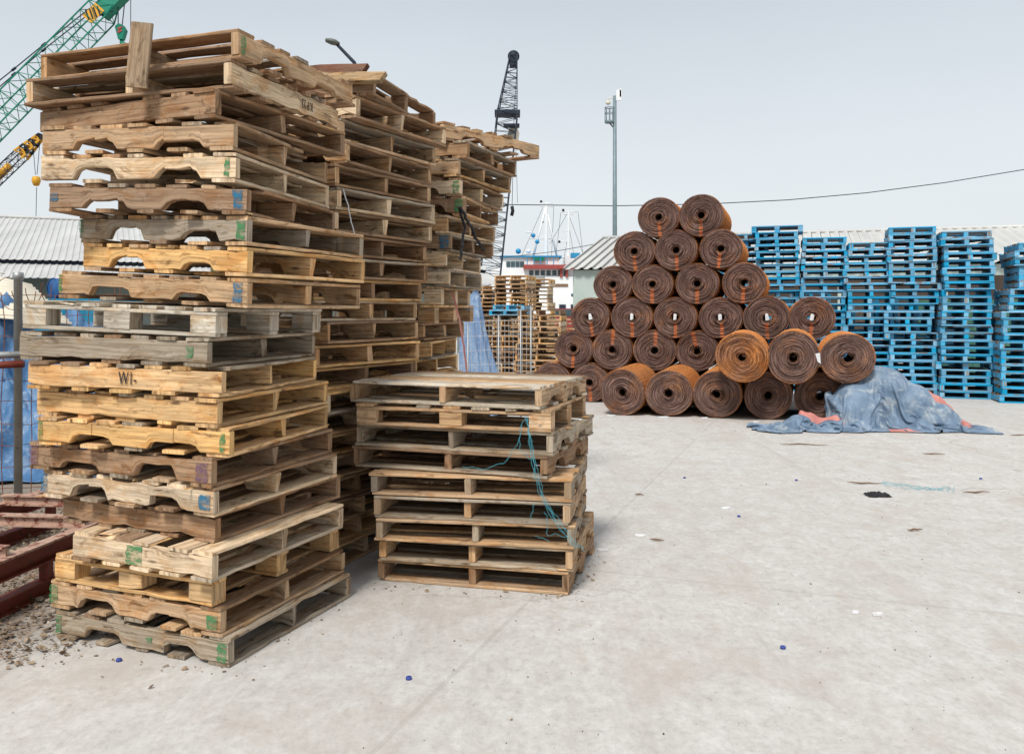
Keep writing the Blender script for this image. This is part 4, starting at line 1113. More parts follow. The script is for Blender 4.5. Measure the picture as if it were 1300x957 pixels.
def ground_piece(name, px, py, sx, sy, mat, label, cat, rz=0, kind='flake', tint=(1, 1, 1), grp=None):
    p = G(px, py); rg = random.Random(int(px * 3 + py)); mb = MB()
    if kind == 'flake':
        n = 9; vs = []
        for k in range(n):
            t = 2 * math.pi * k / n; r_ = rg.uniform(.6, 1.05); vs.append(Vector((sx * r_ * math.cos(t), sy * r_ * math.sin(t), .006 + rg.uniform(0, .012))))
        ctr = [Vector((0, 0, .018))]; top = [v + Vector((0, 0, .002)) for v in vs]
        mb.add(top + ctr, [(k, (k + 1) % n, n) for k in range(n)], tint, 0, None, False)
        mb.add([v.copy() for v in top] + [Vector((v.x, v.y, .001)) for v in vs], [(k, k + n, (k + 1) % n + n, (k + 1) % n) for k in range(n)], tint)
    elif kind == 'cap':
        sx *= .85; mb.lathe([(0, .012), (sx * .85, .012), (sx, .010), (sx, 0), (sx * .9, 0), (sx * .85, .009), (0, .009)], n=18)
    elif kind == 'stick':
        pts = [Vector((-sx + 2 * sx * k / 5, rg.uniform(-sy, sy), .008 + rg.uniform(0, .006))) for k in range(6)]
        mb.tube(pts, [.002, .006, .008, .007, .005, .002], 5, tint)
    elif kind == 'rag':
        n = 14; vs = []; fs = []
        for j in range(n):
            for i in range(n):
                u, v = (i / (n - 1) * 2 - 1), (j / (n - 1) * 2 - 1); q_ = 1 + .25 * noise.noise(Vector((u * 2, v * 2, 5)))
                k2 = math.sqrt(max(0, 1 - v * v * .6)); vs.append(Vector((u * sx * q_ * k2, v * sy * q_, .003 + max(0, 1 - u * u - v * v) * .02 + abs(noise.noise(Vector((u * 5, v * 5, 1)))) * .03)))
        for j in range(n - 1):
            for i in range(n - 1): a = j * n + i; fs.append((a, a + 1, a + n + 1, a + n))
        mb.add(vs, fs)
    o = mb.build(name, mat); o.location = (p.x, p.y, .0005); o.rotation_euler = (0, 0, rz)
    tag(o, label, cat, grp); return o
ground_piece('black_rag', 1114, 629, .11, .085, M_BLACK, 'crumpled black rag lying on the open concrete', 'rag', 0, 'rag')
for px, py, lb in ((151, 839, 'blue bottle cap in front of the front left stack'), (994, 823, 'blue bottle cap in the right foreground'), (1011, 610, 'dark blue bottle cap beyond the rag'),
                   (869, 607, 'dark bottle cap right of the low stack'), (1245, 608, 'small blue bottle cap near the right edge'), (938, 656, 'small blue bottle cap in mid concrete'),
                   (519, 862, 'blue bottle cap below the low stack')):
    ground_piece('bottle_cap', px, py, .0155, 0, M_CAP, lb, 'bottle cap', 0, 'cap', grp='bottle caps on the concrete')
for px, py, sx, sy, rz, lb in ((921, 646, .045, .02, .1, 'white paper scrap in mid concrete'), (813, 681, .04, .02, 0, 'pale paper scrap near the low stack'), (765, 699, .05, .02, .3, 'torn white paper at the low stack corner'),
                   (1113, 781, .035, .015, .2, 'white paper scrap in the right foreground'), (843, 530, .10, .06, 0, 'white paper under the second front roll'), (894, 531, .07, .04, 0, 'white paper under the third front roll'),
                   (1086, 779, .02, .01, 0, 'tiny paper bit left of the foreground scrap'), (776, 528, .08, .04, .2, 'white paper under the first front roll'), (960, 536, .07, .05, .2, 'pale paper under the fourth front roll')):
    ground_piece('paper_scrap', px, py, sx, sy, M_PAPER, lb, 'paper', rz, 'flake', grp='paper scraps on the ground')
for px, py, sx, sy, lb in ((1098, 614, .16, .03, 'long brown stick by the black rag'), (1240, 626, .12, .02, 'brown stick near the right edge'), (1020, 565, .28, .05, 'brown splinter pile below the tarpaulin'), (834, 687, .05, .01, 'short bark strip near the low stack'),
                   (1185, 577, .12, .02, 'thin brown twig right of the tarpaulin'), (1162, 674, .06, .01, 'small twig in the right concrete'), (812, 629, .04, .02, 'brown leaf bits beside the low stack'), (1294, 553, .14, .02, 'twig at the right photo edge')):
    ground_piece('stick', px, py, sx, sy, M_TIMBER, lb, 'stick', random.Random(px).uniform(-.3, .3), 'stick', grp='sticks on the concrete')
mb = MB(); rg = random.Random(6)
for k in range(5):
    strand(mb, [G(1120, 612 + k) + Vector((0, 0, .006)), G(1160, 618 + k) + Vector((0, 0, .006)), G(1190, 622) + Vector((0, 0, .006)), G(1212, 618 + 2 * k) + Vector((0, 0, .006))], .0018, rg, .015)
tag(mb.build('twine', M_TWINE), 'turquoise twine strands lying by the stick on concrete', 'twine')

# ------------------------------------------------------------------ buildings
M_RIBSHADE = noisy_mat('painted_rib_shade', (.15, .15, .145), (.24, .24, .23), 1, .8, 0, 0)  # dark grey that paints shade onto the roof ribs
M_BAYSHADE = noisy_mat('painted_bay_shade', (.035, .030, .028), (.08, .055, .04), 1, .8, 0, .1, (.14, .08, .05), .62)  # dark brown standing in for shade inside the open bays
def shed(name, ridge0, rdir, length, ddir, run, drop, mat_roof, mat_wall, pitch, label, lean=None, amp=.03, back=True, wallmat=None, skirt=True):
    root = empty(name, (ridge0.x, ridge0.y, 0)); base = Vector(root.location)
    nrm = Vector((0, 0, 1))
    def sheet(nm, p0, ln, run_, drop_, amp_, pit, mat, dd):
        mb = MB(); n = int(ln / pit) * 4; vs = []; fs = []
        for i in range(n + 1):
            fr4 = (0, .12, .24, .62)[i % 4]; o_ = amp_ * (1.0, 1.0, 0, 0)[i % 4]
            a = p0 + rdir * (ln * (i // 4 + fr4) * 4 / n) - base
            b = a + dd * run_ - Vector((0, 0, drop_))
            vs += [a + nrm * o_, b + nrm * o_]
        for i in range(n): fs.append((2 * i, 2 * i + 1, 2 * i + 3, 2 * i + 2))
        mb.add(vs, fs); mb.m = [1 if i % 4 == 1 and pit > .3 else 0 for i in range(n)]; o = mb.build(nm, [mat, M_RIBSHADE], root)  # wide-pitched ribs get one side coloured dark as painted shade
        md = o.modifiers.new('thick', 'SOLIDIFY'); md.thickness = .012
        return o
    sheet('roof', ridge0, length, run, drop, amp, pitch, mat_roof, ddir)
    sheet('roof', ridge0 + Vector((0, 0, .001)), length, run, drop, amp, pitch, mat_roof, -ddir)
    mb = MB(); z1 = ridge0.z + .06
    a = ridge0 - base; b = a + rdir * length
    mb.tube([a + Vector((0, 0, .05)), b + Vector((0, 0, .05))], .07, 6); mb.build('ridge_cap', mat_roof, root)
    # walls
    inset = .35; ez = ridge0.z - drop - .05
    def wall(nm, q0, q1, z0a, z0b, th=.15):
        mb = MB(); d = (q1 - q0); nn = Vector((-d.y, d.x, 0)).normalized() * th / 2
        vs = [Vector((q0.x, q0.y, 0)) - nn, Vector((q1.x, q1.y, 0)) - nn, Vector((q1.x, q1.y, z0b)) - nn, Vector((q0.x, q0.y, z0a)) - nn]
        vs += [v + 2 * nn for v in vs]
        mb.add(vs, [(0, 1, 2, 3), (7, 6, 5, 4), (0, 4, 5, 1), (1, 5, 6, 2), (2, 6, 7, 3), (3, 7, 4, 0)]); return mb.build(nm, mat_wall, root)
    i0 = rdir * inset; e0 = a + ddir * (run - inset) + i0; e1 = b + ddir * (run - inset) - i0; f0 = a - ddir * (run - inset) + i0; f1 = b - ddir * (run - inset) - i0
    wz = ez + inset * drop / run - .06
    wall('wall', e0, e1, wz, wz); wall('wall', f0, f1, wz, wz)
    for g in (a + i0, b - i0):
        mb = MB(); th = rdir * .07
        vs = [g + ddir * (run - inset - .1), g - ddir * (run - inset - .1)]
        pts = [Vector((vs[0].x, vs[0].y, 0)), Vector((vs[1].x, vs[1].y, 0)), Vector((vs[1].x, vs[1].y, wz)), Vector((g.x, g.y, ridge0.z - .08)), Vector((vs[0].x, vs[0].y, wz))]
        al = [p_ - th for p_ in pts] + [p_ + th for p_ in pts]
        mb.add(al, [(0, 1, 2, 3, 4), (9, 8, 7, 6, 5)] + [(k, k + 5, (k + 1) % 5 + 5, (k + 1) % 5) for k in range(5)]); mb.build('gable_wall', mat_wall, root)
    if lean:
        run2, drop2, off = lean
        p0 = ridge0 + ddir * (run - .25) - Vector((0, 0, drop + off))
        sheet('lower_roof', p0, length, run2, drop2, amp, pitch, M_ROOFW, ddir)
    tag(root, label, 'building'); return root, sheet
yw = R(18)
rd = Vector((math.cos(yw), -math.sin(yw), 0)); dd = Vector((-math.sin(yw), -math.cos(yw), 0))
r0 = P(765, 303, 40.0)
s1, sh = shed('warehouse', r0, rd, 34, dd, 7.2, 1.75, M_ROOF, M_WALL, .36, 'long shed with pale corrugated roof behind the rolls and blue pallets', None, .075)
# dark panels painted as the shaded interior of the shed's open bays
base = Vector((r0.x, r0.y, 0)); wallp = dd * (7.2 - .35 + .09)
for k, (t, w, h, z, m_, nm) in enumerate([(8.3 + 3.3 * q_, 3.1, 2.75, 1.42, M_BAYSHADE, 'bay_shade_panel') for q_ in range(8)]):
    mb = MB(); c_ = rd * t + wallp; M = Matrix.Translation((c_.x, c_.y, z)) @ Matrix.Rotation(-yw, 4, 'Z'); mb.box((0, 0, 0), (w, .06, h), M); 
    o = mb.build(nm, m_, s1)
yl = R(-25)
rl = Vector((math.cos(yl), -math.sin(yl), 0)); dl = Vector((-math.sin(yl), -math.cos(yl), 0))
r1 = P(-260, 266, 31.5)
s2, sh2 = shed('warehouse', r1, rl, 24, dl, 7.8, 2.05, M_ROOFW, M_WALL, .20, 'shed with whitish corrugated roof behind the left fence', (2.4, .55, .10), .024)
mb = MB(); a = r1 + dl * 7.65 - Vector((0, 0, 2.05 + .06)) - Vector((r1.x, r1.y, 0)); mb.tube([a, a + rl * 24], .05, 6); mb.build('gutter', M_DARKST, s2)

ct = empty('container', P(1250, 395, 19.6)); ct.location.z = 0; ct.rotation_euler = (0, 0, R(-18)); mb = MB(); vs = []; fs = []; n = 48
for i in range(n + 1):
    x = -1.3 + 2.6 * i / n; y = (0, 0, .035, .035)[i % 4]; vs += [Vector((x, y, .12)), Vector((x, y, 1.75))]
fs = [(2 * i, 2 * i + 2, 2 * i + 3, 2 * i + 1) for i in range(n)]; mb.add(vs, fs); mb.box((0, .85, .93), (2.6, 1.6, 1.63)); mb.build('ribbed_side', M_CONT, ct)
for z_ in (.06, 1.80): mb = MB(); mb.box((0, .85, z_), (2.7, 1.76, .11)); mb.build('rail', M_CONT, ct)
for x_ in (-1.33, 1.33): mb = MB(); mb.box((x_, .0, .93), (.09, .09, 1.62)); mb.build('corner_post', M_CONT, ct)
tag(ct, 'green steel container glimpsed through the blue pallets at right', 'container')
# goods behind left fence
tl = empty('container', ((20 - CX) * 24 / F, 24.6, 0)); mb = MB()
n = 80; vs = []
for i in range(n + 1):
    x = -2.6 + 5.2 * i / n; y = -1.2 + (0, 0, .035, .035)[i % 4]; vs += [Vector((x, y, .1)), Vector((x, y, 1.83))]
mb.add(vs, [(2 * i, 2 * i + 2, 2 * i + 3, 2 * i + 1) for i in range(n)]); mb.box((0, 0, .96), (5.2, 2.3, 1.74)); mb.build('ribbed_side', M_TEAL, tl)
for z_ in (.05, 1.88): mb = MB(); mb.box((0, 0, z_), (5.3, 2.5, .12)); mb.build('rail', M_TEAL, tl)
tag(tl, 'teal steel container behind the left fence, drums lying on it', 'container')
mb = MB(); n = 60; vs = []; fs = []
A = P(-60, 352, 9.2); B = P(80, 392, 9.0); up = Vector((0, .9, .45))
for i in range(n + 1):
    o_ = .018 * math.sin(i * 1.3); p0 = P(-70, 398, 8.9).lerp(P(-60, 338, 9.6), i / n); p1 = P(92, 412, 8.9).lerp(P(40, 362, 9.6), i / n)
    vs += [p0 + Vector((0, 0, o_)), p1 + Vector((0, 0, o_))]
for i in range(n): fs.append((2 * i, 2 * i + 1, 2 * i + 3, 2 * i + 2))
mb.add(vs, fs, smooth=True); o = mb.build('corrugated_sheet', M_CREAM); md = o.modifiers.new('t', 'SOLIDIFY'); md.thickness = .008
tag(o, 'cream ribbed plastic sheet slanting over the blue tarpaulin goods', 'plastic sheet')
for px, py, Zb, lb in ((86, 366.5, 24.0, 'blue drum lying behind the fence, beside the front stack'), (4, 366.5, 24.0, 'blue drum lying behind the fence at the photo edge')):
    root = empty('drum', P(px, py, Zb)); root.rotation_euler = (0, 0, R(-30)); mb = MB()
    mb.lathe([(0, -.42), (.24, -.42), (.27, -.40), (.27, -.15), (.28, -.14), (.27, -.13), (.27, .13), (.28, .14), (.27, .15), (.27, .4), (.24, .42), (0, .42)], 'y', 28); mb.build('drum_body', M_DRUM, root)
    mb = MB(); mb.lathe([(.262, -.43), (.285, -.43), (.285, -.39), (.262, -.39)], 'y', 28); mb.build('rim', M_DRUM, root)
    tag(root, lb, 'drum')

# ------------------------------------------------------------------ cranes, poles, wires
def lattice(mb, a, b, w0, w1, bays, r, side=Vector((1, 0, 0)), mat=0, taper=None):
    a = Vector(a); b = Vector(b); d = (b - a).normalized(); s1_ = (side - d * side.dot(d)).normalized(); s2_ = d.cross(s1_)
    def ring(t):
        w = w0 + (w1 - w0) * t
        if taper: w *= min(1, max(.28, min(t / taper[0] if taper[0] else 1, (1 - t) / taper[1] if taper[1] else 1)))
        c_ = a.lerp(b, t); return [c_ + s1_ * w / 2 * i + s2_ * w / 2 * j for i, j in ((-1, -1), (1, -1), (1, 1), (-1, 1))]
    prev = None
    for k in range(bays + 1):
        q_ = ring(k / bays)
        if prev:
            for i in range(4):
                j = (i + 1) % 4
                mb.tube([prev[i], q_[i]], r, 4, mat=mat)
                mb.tube([prev[i], q_[j]] if k % 2 else [prev[j], q_[i]], r * .5, 3, mat=mat)
                mb.tube([q_[i], q_[j]], r * .5, 3, mat=mat)
        prev = q_
def crane_body(root, loc, yaw, m_body, m_track):
    M = Matrix.Translation(loc) @ Matrix.Rotation(yaw, 4, 'Z')
    for s_ in (-1, 1):
        mb = MB(); pr = [(-2.6, .1), (2.6, .1), (3.0, .5), (2.6, .95), (-2.6, .95), (-3.0, .5)]
        vs = [M @ Vector((x, s_ * 1.6 - .35, z)) for x, z in pr] + [M @ Vector((x, s_ * 1.6 + .35, z)) for x, z in pr]
        mb.add(vs, [tuple(range(6)), tuple(range(11, 5, -1))] + [(k, k + 6, (k + 1) % 6 + 6, (k + 1) % 6) for k in range(6)]); mb.build('track', m_track, root)
    mb = MB(); mb.box((-.9, 0, 1.95), (4.6, 2.8, 1.6), M); mb.box((-3.4, 0, 1.7), (.9, 2.9, 1.3), M); mb.lathe([(1.0, .9), (1.0, 1.2)], n=20, M=M); mb.build('engine_house', m_body, root)
    mb = MB(); mb.box((1.9, -1.0, 2.1), (1.2, 1.1, 1.8), M); mb.build('cab', m_body, root)
    mb = MB(); mb.box((1.95, -1.0, 2.45), (1.24, 1.14, .8), M); mb.build('cab_window', M_GLASS, root)

# green crane: boom comes in from the left
g = empty('crawler_crane'); Zg = 58
tip = P(151, -6, Zg); low = P(-240, 470, Zg - 3); low.z = 1.8
mid = low.lerp(tip, .955)
mb = MB(); lattice(mb, low, tip, 1.6, 1.45, 34, .055, Vector((0, 1, 0)), taper=(.06, .05)); mb.build('boom', M_GREENST, g)
d_ = (tip - low).normalized(); sd_ = Vector((0, 1, 0)); nn = d_.cross(sd_).normalized()
mb = MB()
M = Matrix((d_, sd_, nn)).transposed().to_4x4(); M.translation = tip - d_ * .3
mb.box((0, 0, 0), (3.0, .9, 1.0), M); mb.lathe([(0, -.12), (.55, -.12), (.5, 0), (.55, .12), (0, .12)], 'y', 16, (1.5, 0, .2), M=M); mb.build('boom_head', M_GREENST, g)
mb = MB(); M2 = M.copy(); M2.translation = tip - d_ * 2.0 + Vector((0, -.62, 0)); mb.box((0, 0, 0), (1.2, .05, .8), M2); mb.build('warning_panel', M_YELLOW, g)
mb = MB()
for k in range(4): mb.box((-.4 + k * .26, -.04, 0), (.1, .03, .7), M2 @ Matrix.Rotation(.5, 4, 'Y'))
mb.build('warning_stripe', M_BLACK, g)
mb = MB(); 
for off in (0, .9):
    mb.tube([P(160, -25 + off * 7, Zg), P(128, 0 + off * 7, Zg), P(55.5, 57 + off * 7, Zg), P(17.5, 88 + off * 8, Zg), P(0, 102 + off * 9, Zg), P(-260, 310 + off * 12, Zg - 1)], .04, 4)
    for (px, py) in ((55.5, 57), (17.5, 88)):
        mb.tube([P(px - 2.5, py + off * 7.4 + 2, Zg), P(px + 2.5, py + off * 7.4 - 2, Zg)], .09, 5)
mb.tube([P(-260, 290, Zg - 1), P(-300, 440, Zg - 1)], .2, 6)
mb.build('pendant_cable', M_DARKST, g)
mb = MB()
for px in (150, 158): mb.tube([P(px, 6, Zg), P(px - (0 if px < 155 else 3), 34, Zg)], .035, 4)
mb.tube([P(166, -30, Zg), P(165.5, 200, Zg)], .025, 4)
mb.build('hoist_rope', M_DARKST, g)
hk = MB(); c_ = P(154, 42, Zg); u = Zg / F
pr = [(-6.5, -7), (-2, -11), (3, -9), (6.5, -3), (3, 9), (-2.5, 9)]
vs = [c_ + Vector((x * u, -.22, -y * u)) for x, y in pr] + [c_ + Vector((x * u, .22, -y * u)) for x, y in pr]
hk.add(vs, [tuple(range(6)), tuple(range(11, 5, -1))] + [(k, k + 6, (k + 1) % 6 + 6, (k + 1) % 6) for k in range(6)])
pts = [c_ + Vector((x * u, 0, -y * u)) for x, y in ((.5, 8), (.5, 12), (3.5, 15), (4.5, 19), (1.5, 22), (-2.5, 21), (-4, 17.5))]
hk.tube(pts, [.12, .14, .2, .2, .2, .16, .06], 8); hb = hk.build('hook_block', M_GREENST, g)
mb = MB()
for q_ in (-5, -1):
    vs = [c_ + Vector((x * u, y_, -y * u)) for y_ in (-.26, -.23) for x, y in ((-3.5, q_ + 1), (1.5, q_ - 2), (3.5, q_), (-1.5, q_ + 3))]
    mb.add(vs, [(0, 1, 2, 3), (7, 6, 5, 4), (0, 4, 5, 1), (1, 5, 6, 2), (2, 6, 7, 3), (3, 7, 4, 0)])
mb.build('red_marking', M_REDPLAIN, hb)
crane_body(g, Vector((low.x - .6, low.y, 0)), 0.0, M_GREENST, M_BLACK)
tag(g, 'green lattice boom crane rising behind the tall front left stack', 'crane')
# small yellow and blue crane boom
g = empty('crawler_crane'); Zy = 85
tip = P(53, 172, Zy); low = P(-180, 470, Zy); low.z = 1.8
mb = MB(); lattice(mb, low, low.lerp(tip, .9), 1.1, 1.0, 30, .06, Vector((0, 1, 0)), taper=(.06, 0)); mb.build('boom', M_DARKST, g)
for i, (f0, f1, mt) in enumerate(((.885, .91, 0), (.91, .93, 1), (.93, .95, 0), (.95, .965, 1), (.965, .985, 0), (.985, 1, 1))):
    mb = MB(); lattice(mb, low.lerp(tip, f0), low.lerp(tip, f1), 1.0 - i * .1, .9 - i * .1, 1, .12, Vector((0, 1, 0))); 
    mb.tube([low.lerp(tip, f0), low.lerp(tip, f1)], .2, 6); mb.build('boom_tip_section', M_BLACK if mt else M_YELLOW, g)
mb = MB(); c_ = low.lerp(tip, .79); mb.tube([c_ - (tip - low).normalized() * .9, c_ + (tip - low).normalized() * .9], .42, 6); mb.build('boom_collar', M_YELLOW, g)
mb = MB(); mb.tube([P(42, 186, Zy), P(45, 222, Zy)], .03, 4); mb.tube([P(51, 176, Zy), P(47, 222, Zy)], .03, 4); mb.tube([P(46.5, 238, Zy), P(45.5, 285, Zy)], .03, 4)
mb.tube([tip, P(0, 208, Zy), P(-180, 330, Zy), P(-190, 440, Zy)], .035, 4); mb.build('hoist_rope', M_DARKST, g)
mb = MB(); c_ = P(46, 230, Zy); mb.lathe([(0, -.5), (.25, -.45), (.42, 0), (.35, .4), (0, .5)], 'z', 10, c_); mb.build('hook_block', M_YELLOW, g)
crane_body(g, Vector((low.x - .6, low.y, 0)), 0.0, M_YELLOW, M_BLACK)
tag(g, 'small distant crane boom with yellow striped tip at the left edge', 'crane')
# dark centre crane
g = empty('crawler_crane'); Zk = 66
tip = P(652, 72, Zk); low = P(618, 395, Zk - 4); low.z = 1.9
k1 = low.lerp(tip, .50); k2 = low.lerp(tip, .76)
mb = MB(); lattice(mb, low, k2, 1.45, 1.5, 26, .05, Vector((1, 0, 0)), taper=(.08, 0)); lattice(mb, k2, tip, 1.45, .55, 12, .05, Vector((1, 0, 0)))
mb.build('boom', M_DARKST, g)
mb = MB(); 
mb.box((tip.x, tip.y, tip.z - .35), (.62, .5, .9)); c_ = k2
mb.lathe([(0, -.12), (.45, -.12), (.4, 0), (.45, .12), (0, .12)], 'y', 14, tip); mb.build('boom_head', M_DARKST, g)
mb = MB(); mb.box((c_.x, c_.y, c_.z), (1.9, 1.5, .28)); mb.build('boom_joint', M_DARKST, g)
mb = MB(); mb.box((c_.x + .3, c_.y, c_.z - .9), (1.2, .7, .2)); mb.build('boom_platform', M_DARKST, g)
mb = MB(); mb.tube([tip + Vector((.3, 0, 0)), P(652, 162, Zk)], .03, 4); mb.tube([P(652, 180, Zk), P(650, 268, Zk)], .03, 4); mb.tube([P(655, 190, Zk), P(657, 258, Zk)], .02, 4); mb.build('hoist_rope', M_DARKST, g)
mb = MB(); mb.lathe([(0, -.75), (.35, -.6), (.45, 0), (.3, .55), (0, .7)], 'z', 10, P(652, 170, Zk)); mb.build('hook_block', M_CREAM, g)
mb = MB(); mb.tube([P(650, 262, Zk), P(651, 268, Zk), P(649.5, 274, Zk)], .13, 6); mb.build('ball_hook', M_BLACK, g)
crane_body(g, Vector((low.x - .3, low.y + .4, 0)), R(90), M_DARKST, M_BLACK)
tag(g, 'dark lattice boom crane standing upright behind the third leaning stack', 'crane')

# street lamp
lp = empty('street_lamp', (0, 0, 0)); Zl = 14.5; b0 = P(458, 120, Zl); lp.location = (b0.x, Zl, 0); Lo = Vector(lp.location)
mb = MB(); mb.tube([Vector((0, 0, 0)), Vector((0, 0, P(0, 100, Zl).z)), P(453, 88, Zl) - Lo, P(450, 80, Zl) - Lo, P(428, 57, Zl) - Lo], [.06, .045, .032, .03, .026], 10); mb.build('pole', M_DARKST, lp)
mb = MB(); Mh = Matrix.Translation(P(422, 53.5, Zl) - Lo) @ Matrix.Rotation(R(14), 4, 'Y')
mb.lathe([(0, -.12), (.05, -.11), (.08, -.02), (.075, .06), (.035, .12), (0, .13)], 'x', 16, (0, 0, 0), M=Mh @ Matrix.Diagonal((1, 1.1, .62, 1))); mb.build('lamp_head', M_LAMP, lp)
tag(lp, 'curved street lamp poking up behind the second stack top', 'street lamp')
# tall pole with cage
Zt = 42; tp = empty('light_pole', P(780.5, 395, Zt)); tp.location.z = 0; Lo = Vector(tp.location)
mb = MB(); mb.tube([Vector((0, 0, 0)), Vector((0, 0, P(0, 122, Zt).z))], [.13, .085], 10); mb.build('pole', M_POLE, tp)
u = Zt / F; mb = MB(); cz = P(0, 146, Zt).z; cx_ = -6.5 * u
for a in range(8):
    t = a * math.pi / 4; mb.tube([Vector((cx_ + 6 * u * math.cos(t), 5 * u * math.sin(t), cz - 10 * u)), Vector((cx_ + 6 * u * math.cos(t), 5 * u * math.sin(t), cz + 9 * u))], .022, 4)
for z_ in (-10, -8, 2, 9):
    mb.tube([Vector((cx_ + 6 * u * math.cos(k * math.pi / 8), 5 * u * math.sin(k * math.pi / 8), cz + z_ * u)) for k in range(17)], .025, 4)
mb.lathe([(0, 0), (6 * u, 0), (6 * u, .06), (0, .06)], n=16, c=(cx_, 0, cz - 10 * u)); mb.tube([Vector((-6 * u, 0, cz - 11 * u)), Vector((0, 0, cz - 18 * u))], .04, 5); mb.build('service_cage', M_POLE, tp)
mb = MB(); mb.lathe([(0, -.11), (.10, -.06), (.13, .02), (.07, .1), (0, .12)], 'z', 12, (-8.5 * u, 0, P(0, 131, Zt).z)); mb.tube([Vector((-8.5 * u, 0, P(0, 129, Zt).z)), Vector((-8 * u, 0, P(0, 125, Zt).z)), Vector((0, 0, P(0, 125, Zt).z))], .025, 5); mb.build('lamp', M_CREAM, tp)
mb = MB(); mb.box((4.5 * u, -.1, P(0, 122, Zt).z), (.24, .1, .5), None); mb.box((7 * u, 0, P(0, 119, Zt).z), (.1, .3, .4)); mb.tube([Vector((0, 0, P(0, 124, Zt).z)), Vector((8 * u, 0, P(0, 120, Zt).z))], .03, 5)
mb.tube([Vector((4.5 * u, 0, P(0, 122, Zt).z)), Vector((4.5 * u, 0, P(0, 113, Zt).z))], .02, 4); mb.build('floodlight', M_SHIPW, tp)
tag(tp, 'tall thin grey pole with lamp cage behind the roll pyramid', 'light pole')
# overhead wires and their poles
def wire(pts, label):
    mb = MB(); mb.tube(pts, .028, 4); tag(mb.build('overhead_wire', M_DARKST), label, 'cable')
Zw = 44.0
wire([P(470, 251, Zw), P(560, 256, Zw), P(650, 260, Zw), P(780, 261.5, Zw), P(900, 259, Zw), P(1000, 254, Zw), P(1100, 245, Zw), P(1200, 232, Zw), P(1300, 215.5, Zw), P(1420, 192, Zw)], 'long black cable crossing the sky above the rolls')
wire([P(470, 310, 60), P(640, 327, 60), P(700, 320, 60), P(745, 312, 60), P(800, 300, 60), P(830, 290, 60)], 'lower black cable sagging in front of the ship')
for px, Zq, zt, nm in ((1420, Zw, P(0, 190, Zw).z + .3, 'wooden utility pole carrying the cable right of the photo'), (470, Zw, P(0, 250, Zw).z + .3, 'wooden utility pole hidden behind the second leaning stack')):
    mb = MB(); X = (px - CX) * Zq / F; mb.tube([(0, 0, 0), (0, 0, zt)], [.16, .11], 10); mb.tube([(-.8, 0, zt - .4), (.8, 0, zt - .4)], .05, 6); o = mb.build('utility_pole', M_TIMBER); o.location = (X, Zq, 0); tag(o, nm, 'utility pole')

# ------------------------------------------------------------------ ship
Zs = 95.0; u = Zs / F
sh_ = empty('ship', P(700, 395, Zs)); sh_.location.z = 0; Lo = Vector(sh_.location)
def sb(nm, x0, x1, y0, y1, mat, depth=8.0, front=0.0, parent=None):
    """box given by photo pixels, front face `front` metres before the ship's plane"""
    a = P(x0, y1, Zs) - Lo; b = P(x1, y0, Zs) - Lo; mb = MB()
    mb.box(((a.x + b.x) / 2, -front + depth / 2, (a.z + b.z) / 2), (b.x - a.x, depth, b.z - a.z)); return mb.build(nm, mat, parent or sh_)
mb = MB(); a = P(560, 400, Zs) - Lo; b = P(775, 378, Zs) - Lo
# hull with raked bow
pr = [(a.x, 0), (b.x - 2, 0), (b.x + 1.5, b.z), (a.x - .5, b.z)]
vs = [Vector((x, -4.5, z)) for x, z in pr] + [Vector((x, 4.5, z)) for x, z in pr]
mb.add(vs, [(0, 1, 2, 3), (7, 6, 5, 4), (0, 4, 5, 1), (1, 5, 6, 2), (2, 6, 7, 3), (3, 7, 4, 0)]); mb.build('hull', M_SHIPW, sh_)
wallp_ = sb('deckhouse', 690, 764, 353, 383, M_SHIPW, 8, 4.2)
sb('deckhouse', 625, 692, 343, 383, M_SHIPW, 8, 3.5)
sb('upper_deck_band', 664, 730, 339, 344, M_REDPLAIN, 9, 4.8)
brg = sb('bridge', 668, 726, 344, 353, M_SHIPW, 7.2, 3.9)
for k in range(7): sb('window', 671 + k * 7, 676 + k * 7, 345.5, 351.5, M_GLASS, .1, 3.97, brg)
for x0, x1 in ((715, 718), (708, 711)): sb('red_pillar', x0, x1, 344, 354, M_REDPLAIN, .2, 4.4)
wh = sb('wheelhouse', 638, 708, 329, 343, M_SHIPW, 6, 3.0)
sb('roof_edge', 635, 711, 327, 329, M_SHIPB, 6.6, 3.3)
for k in range(4): sb('window', 643 + k * 5.6, 648 + k * 5.6, 334, 341, M_GLASS, .1, 3.07, wh)
sb('canopy', 676, 690, 329.5, 333, M_GREENST, .3, 3.4)
for k in range(5): sb('railing', 668 + k * 8, 669 + k * 8, 331, 339, M_SHIPB, .1, 4.4)
sb('sign_board', 703, 718, 362, 365.5, M_TIMBER, .1, 4.27, wallp_)
mb = MB(); c_ = P(723.5, 375.5, Zs) - Lo; mb.lathe([(0, -.06), (.16, -.06), (.18, 0)], 'y', 16, (c_.x, -4.22, c_.z)); mb.build('porthole', M_GLASS, wallp_)
for px in (714, 720, 727, 733): sb('red_lamp', px - .6, px + .6, 381, 382.4, M_REDPLAIN, .1, 4.3)
for px in (711, 725): sb('life_ring_locker', px - 4, px + 4, 387, 398, M_DARKST, .2, 4.6)
sb('window', 742, 752, 341, 352, M_GLASS, .1, 4.3)
sb('door_frame', 736, 740, 342, 354, M_REDPLAIN, .3, 4.4)
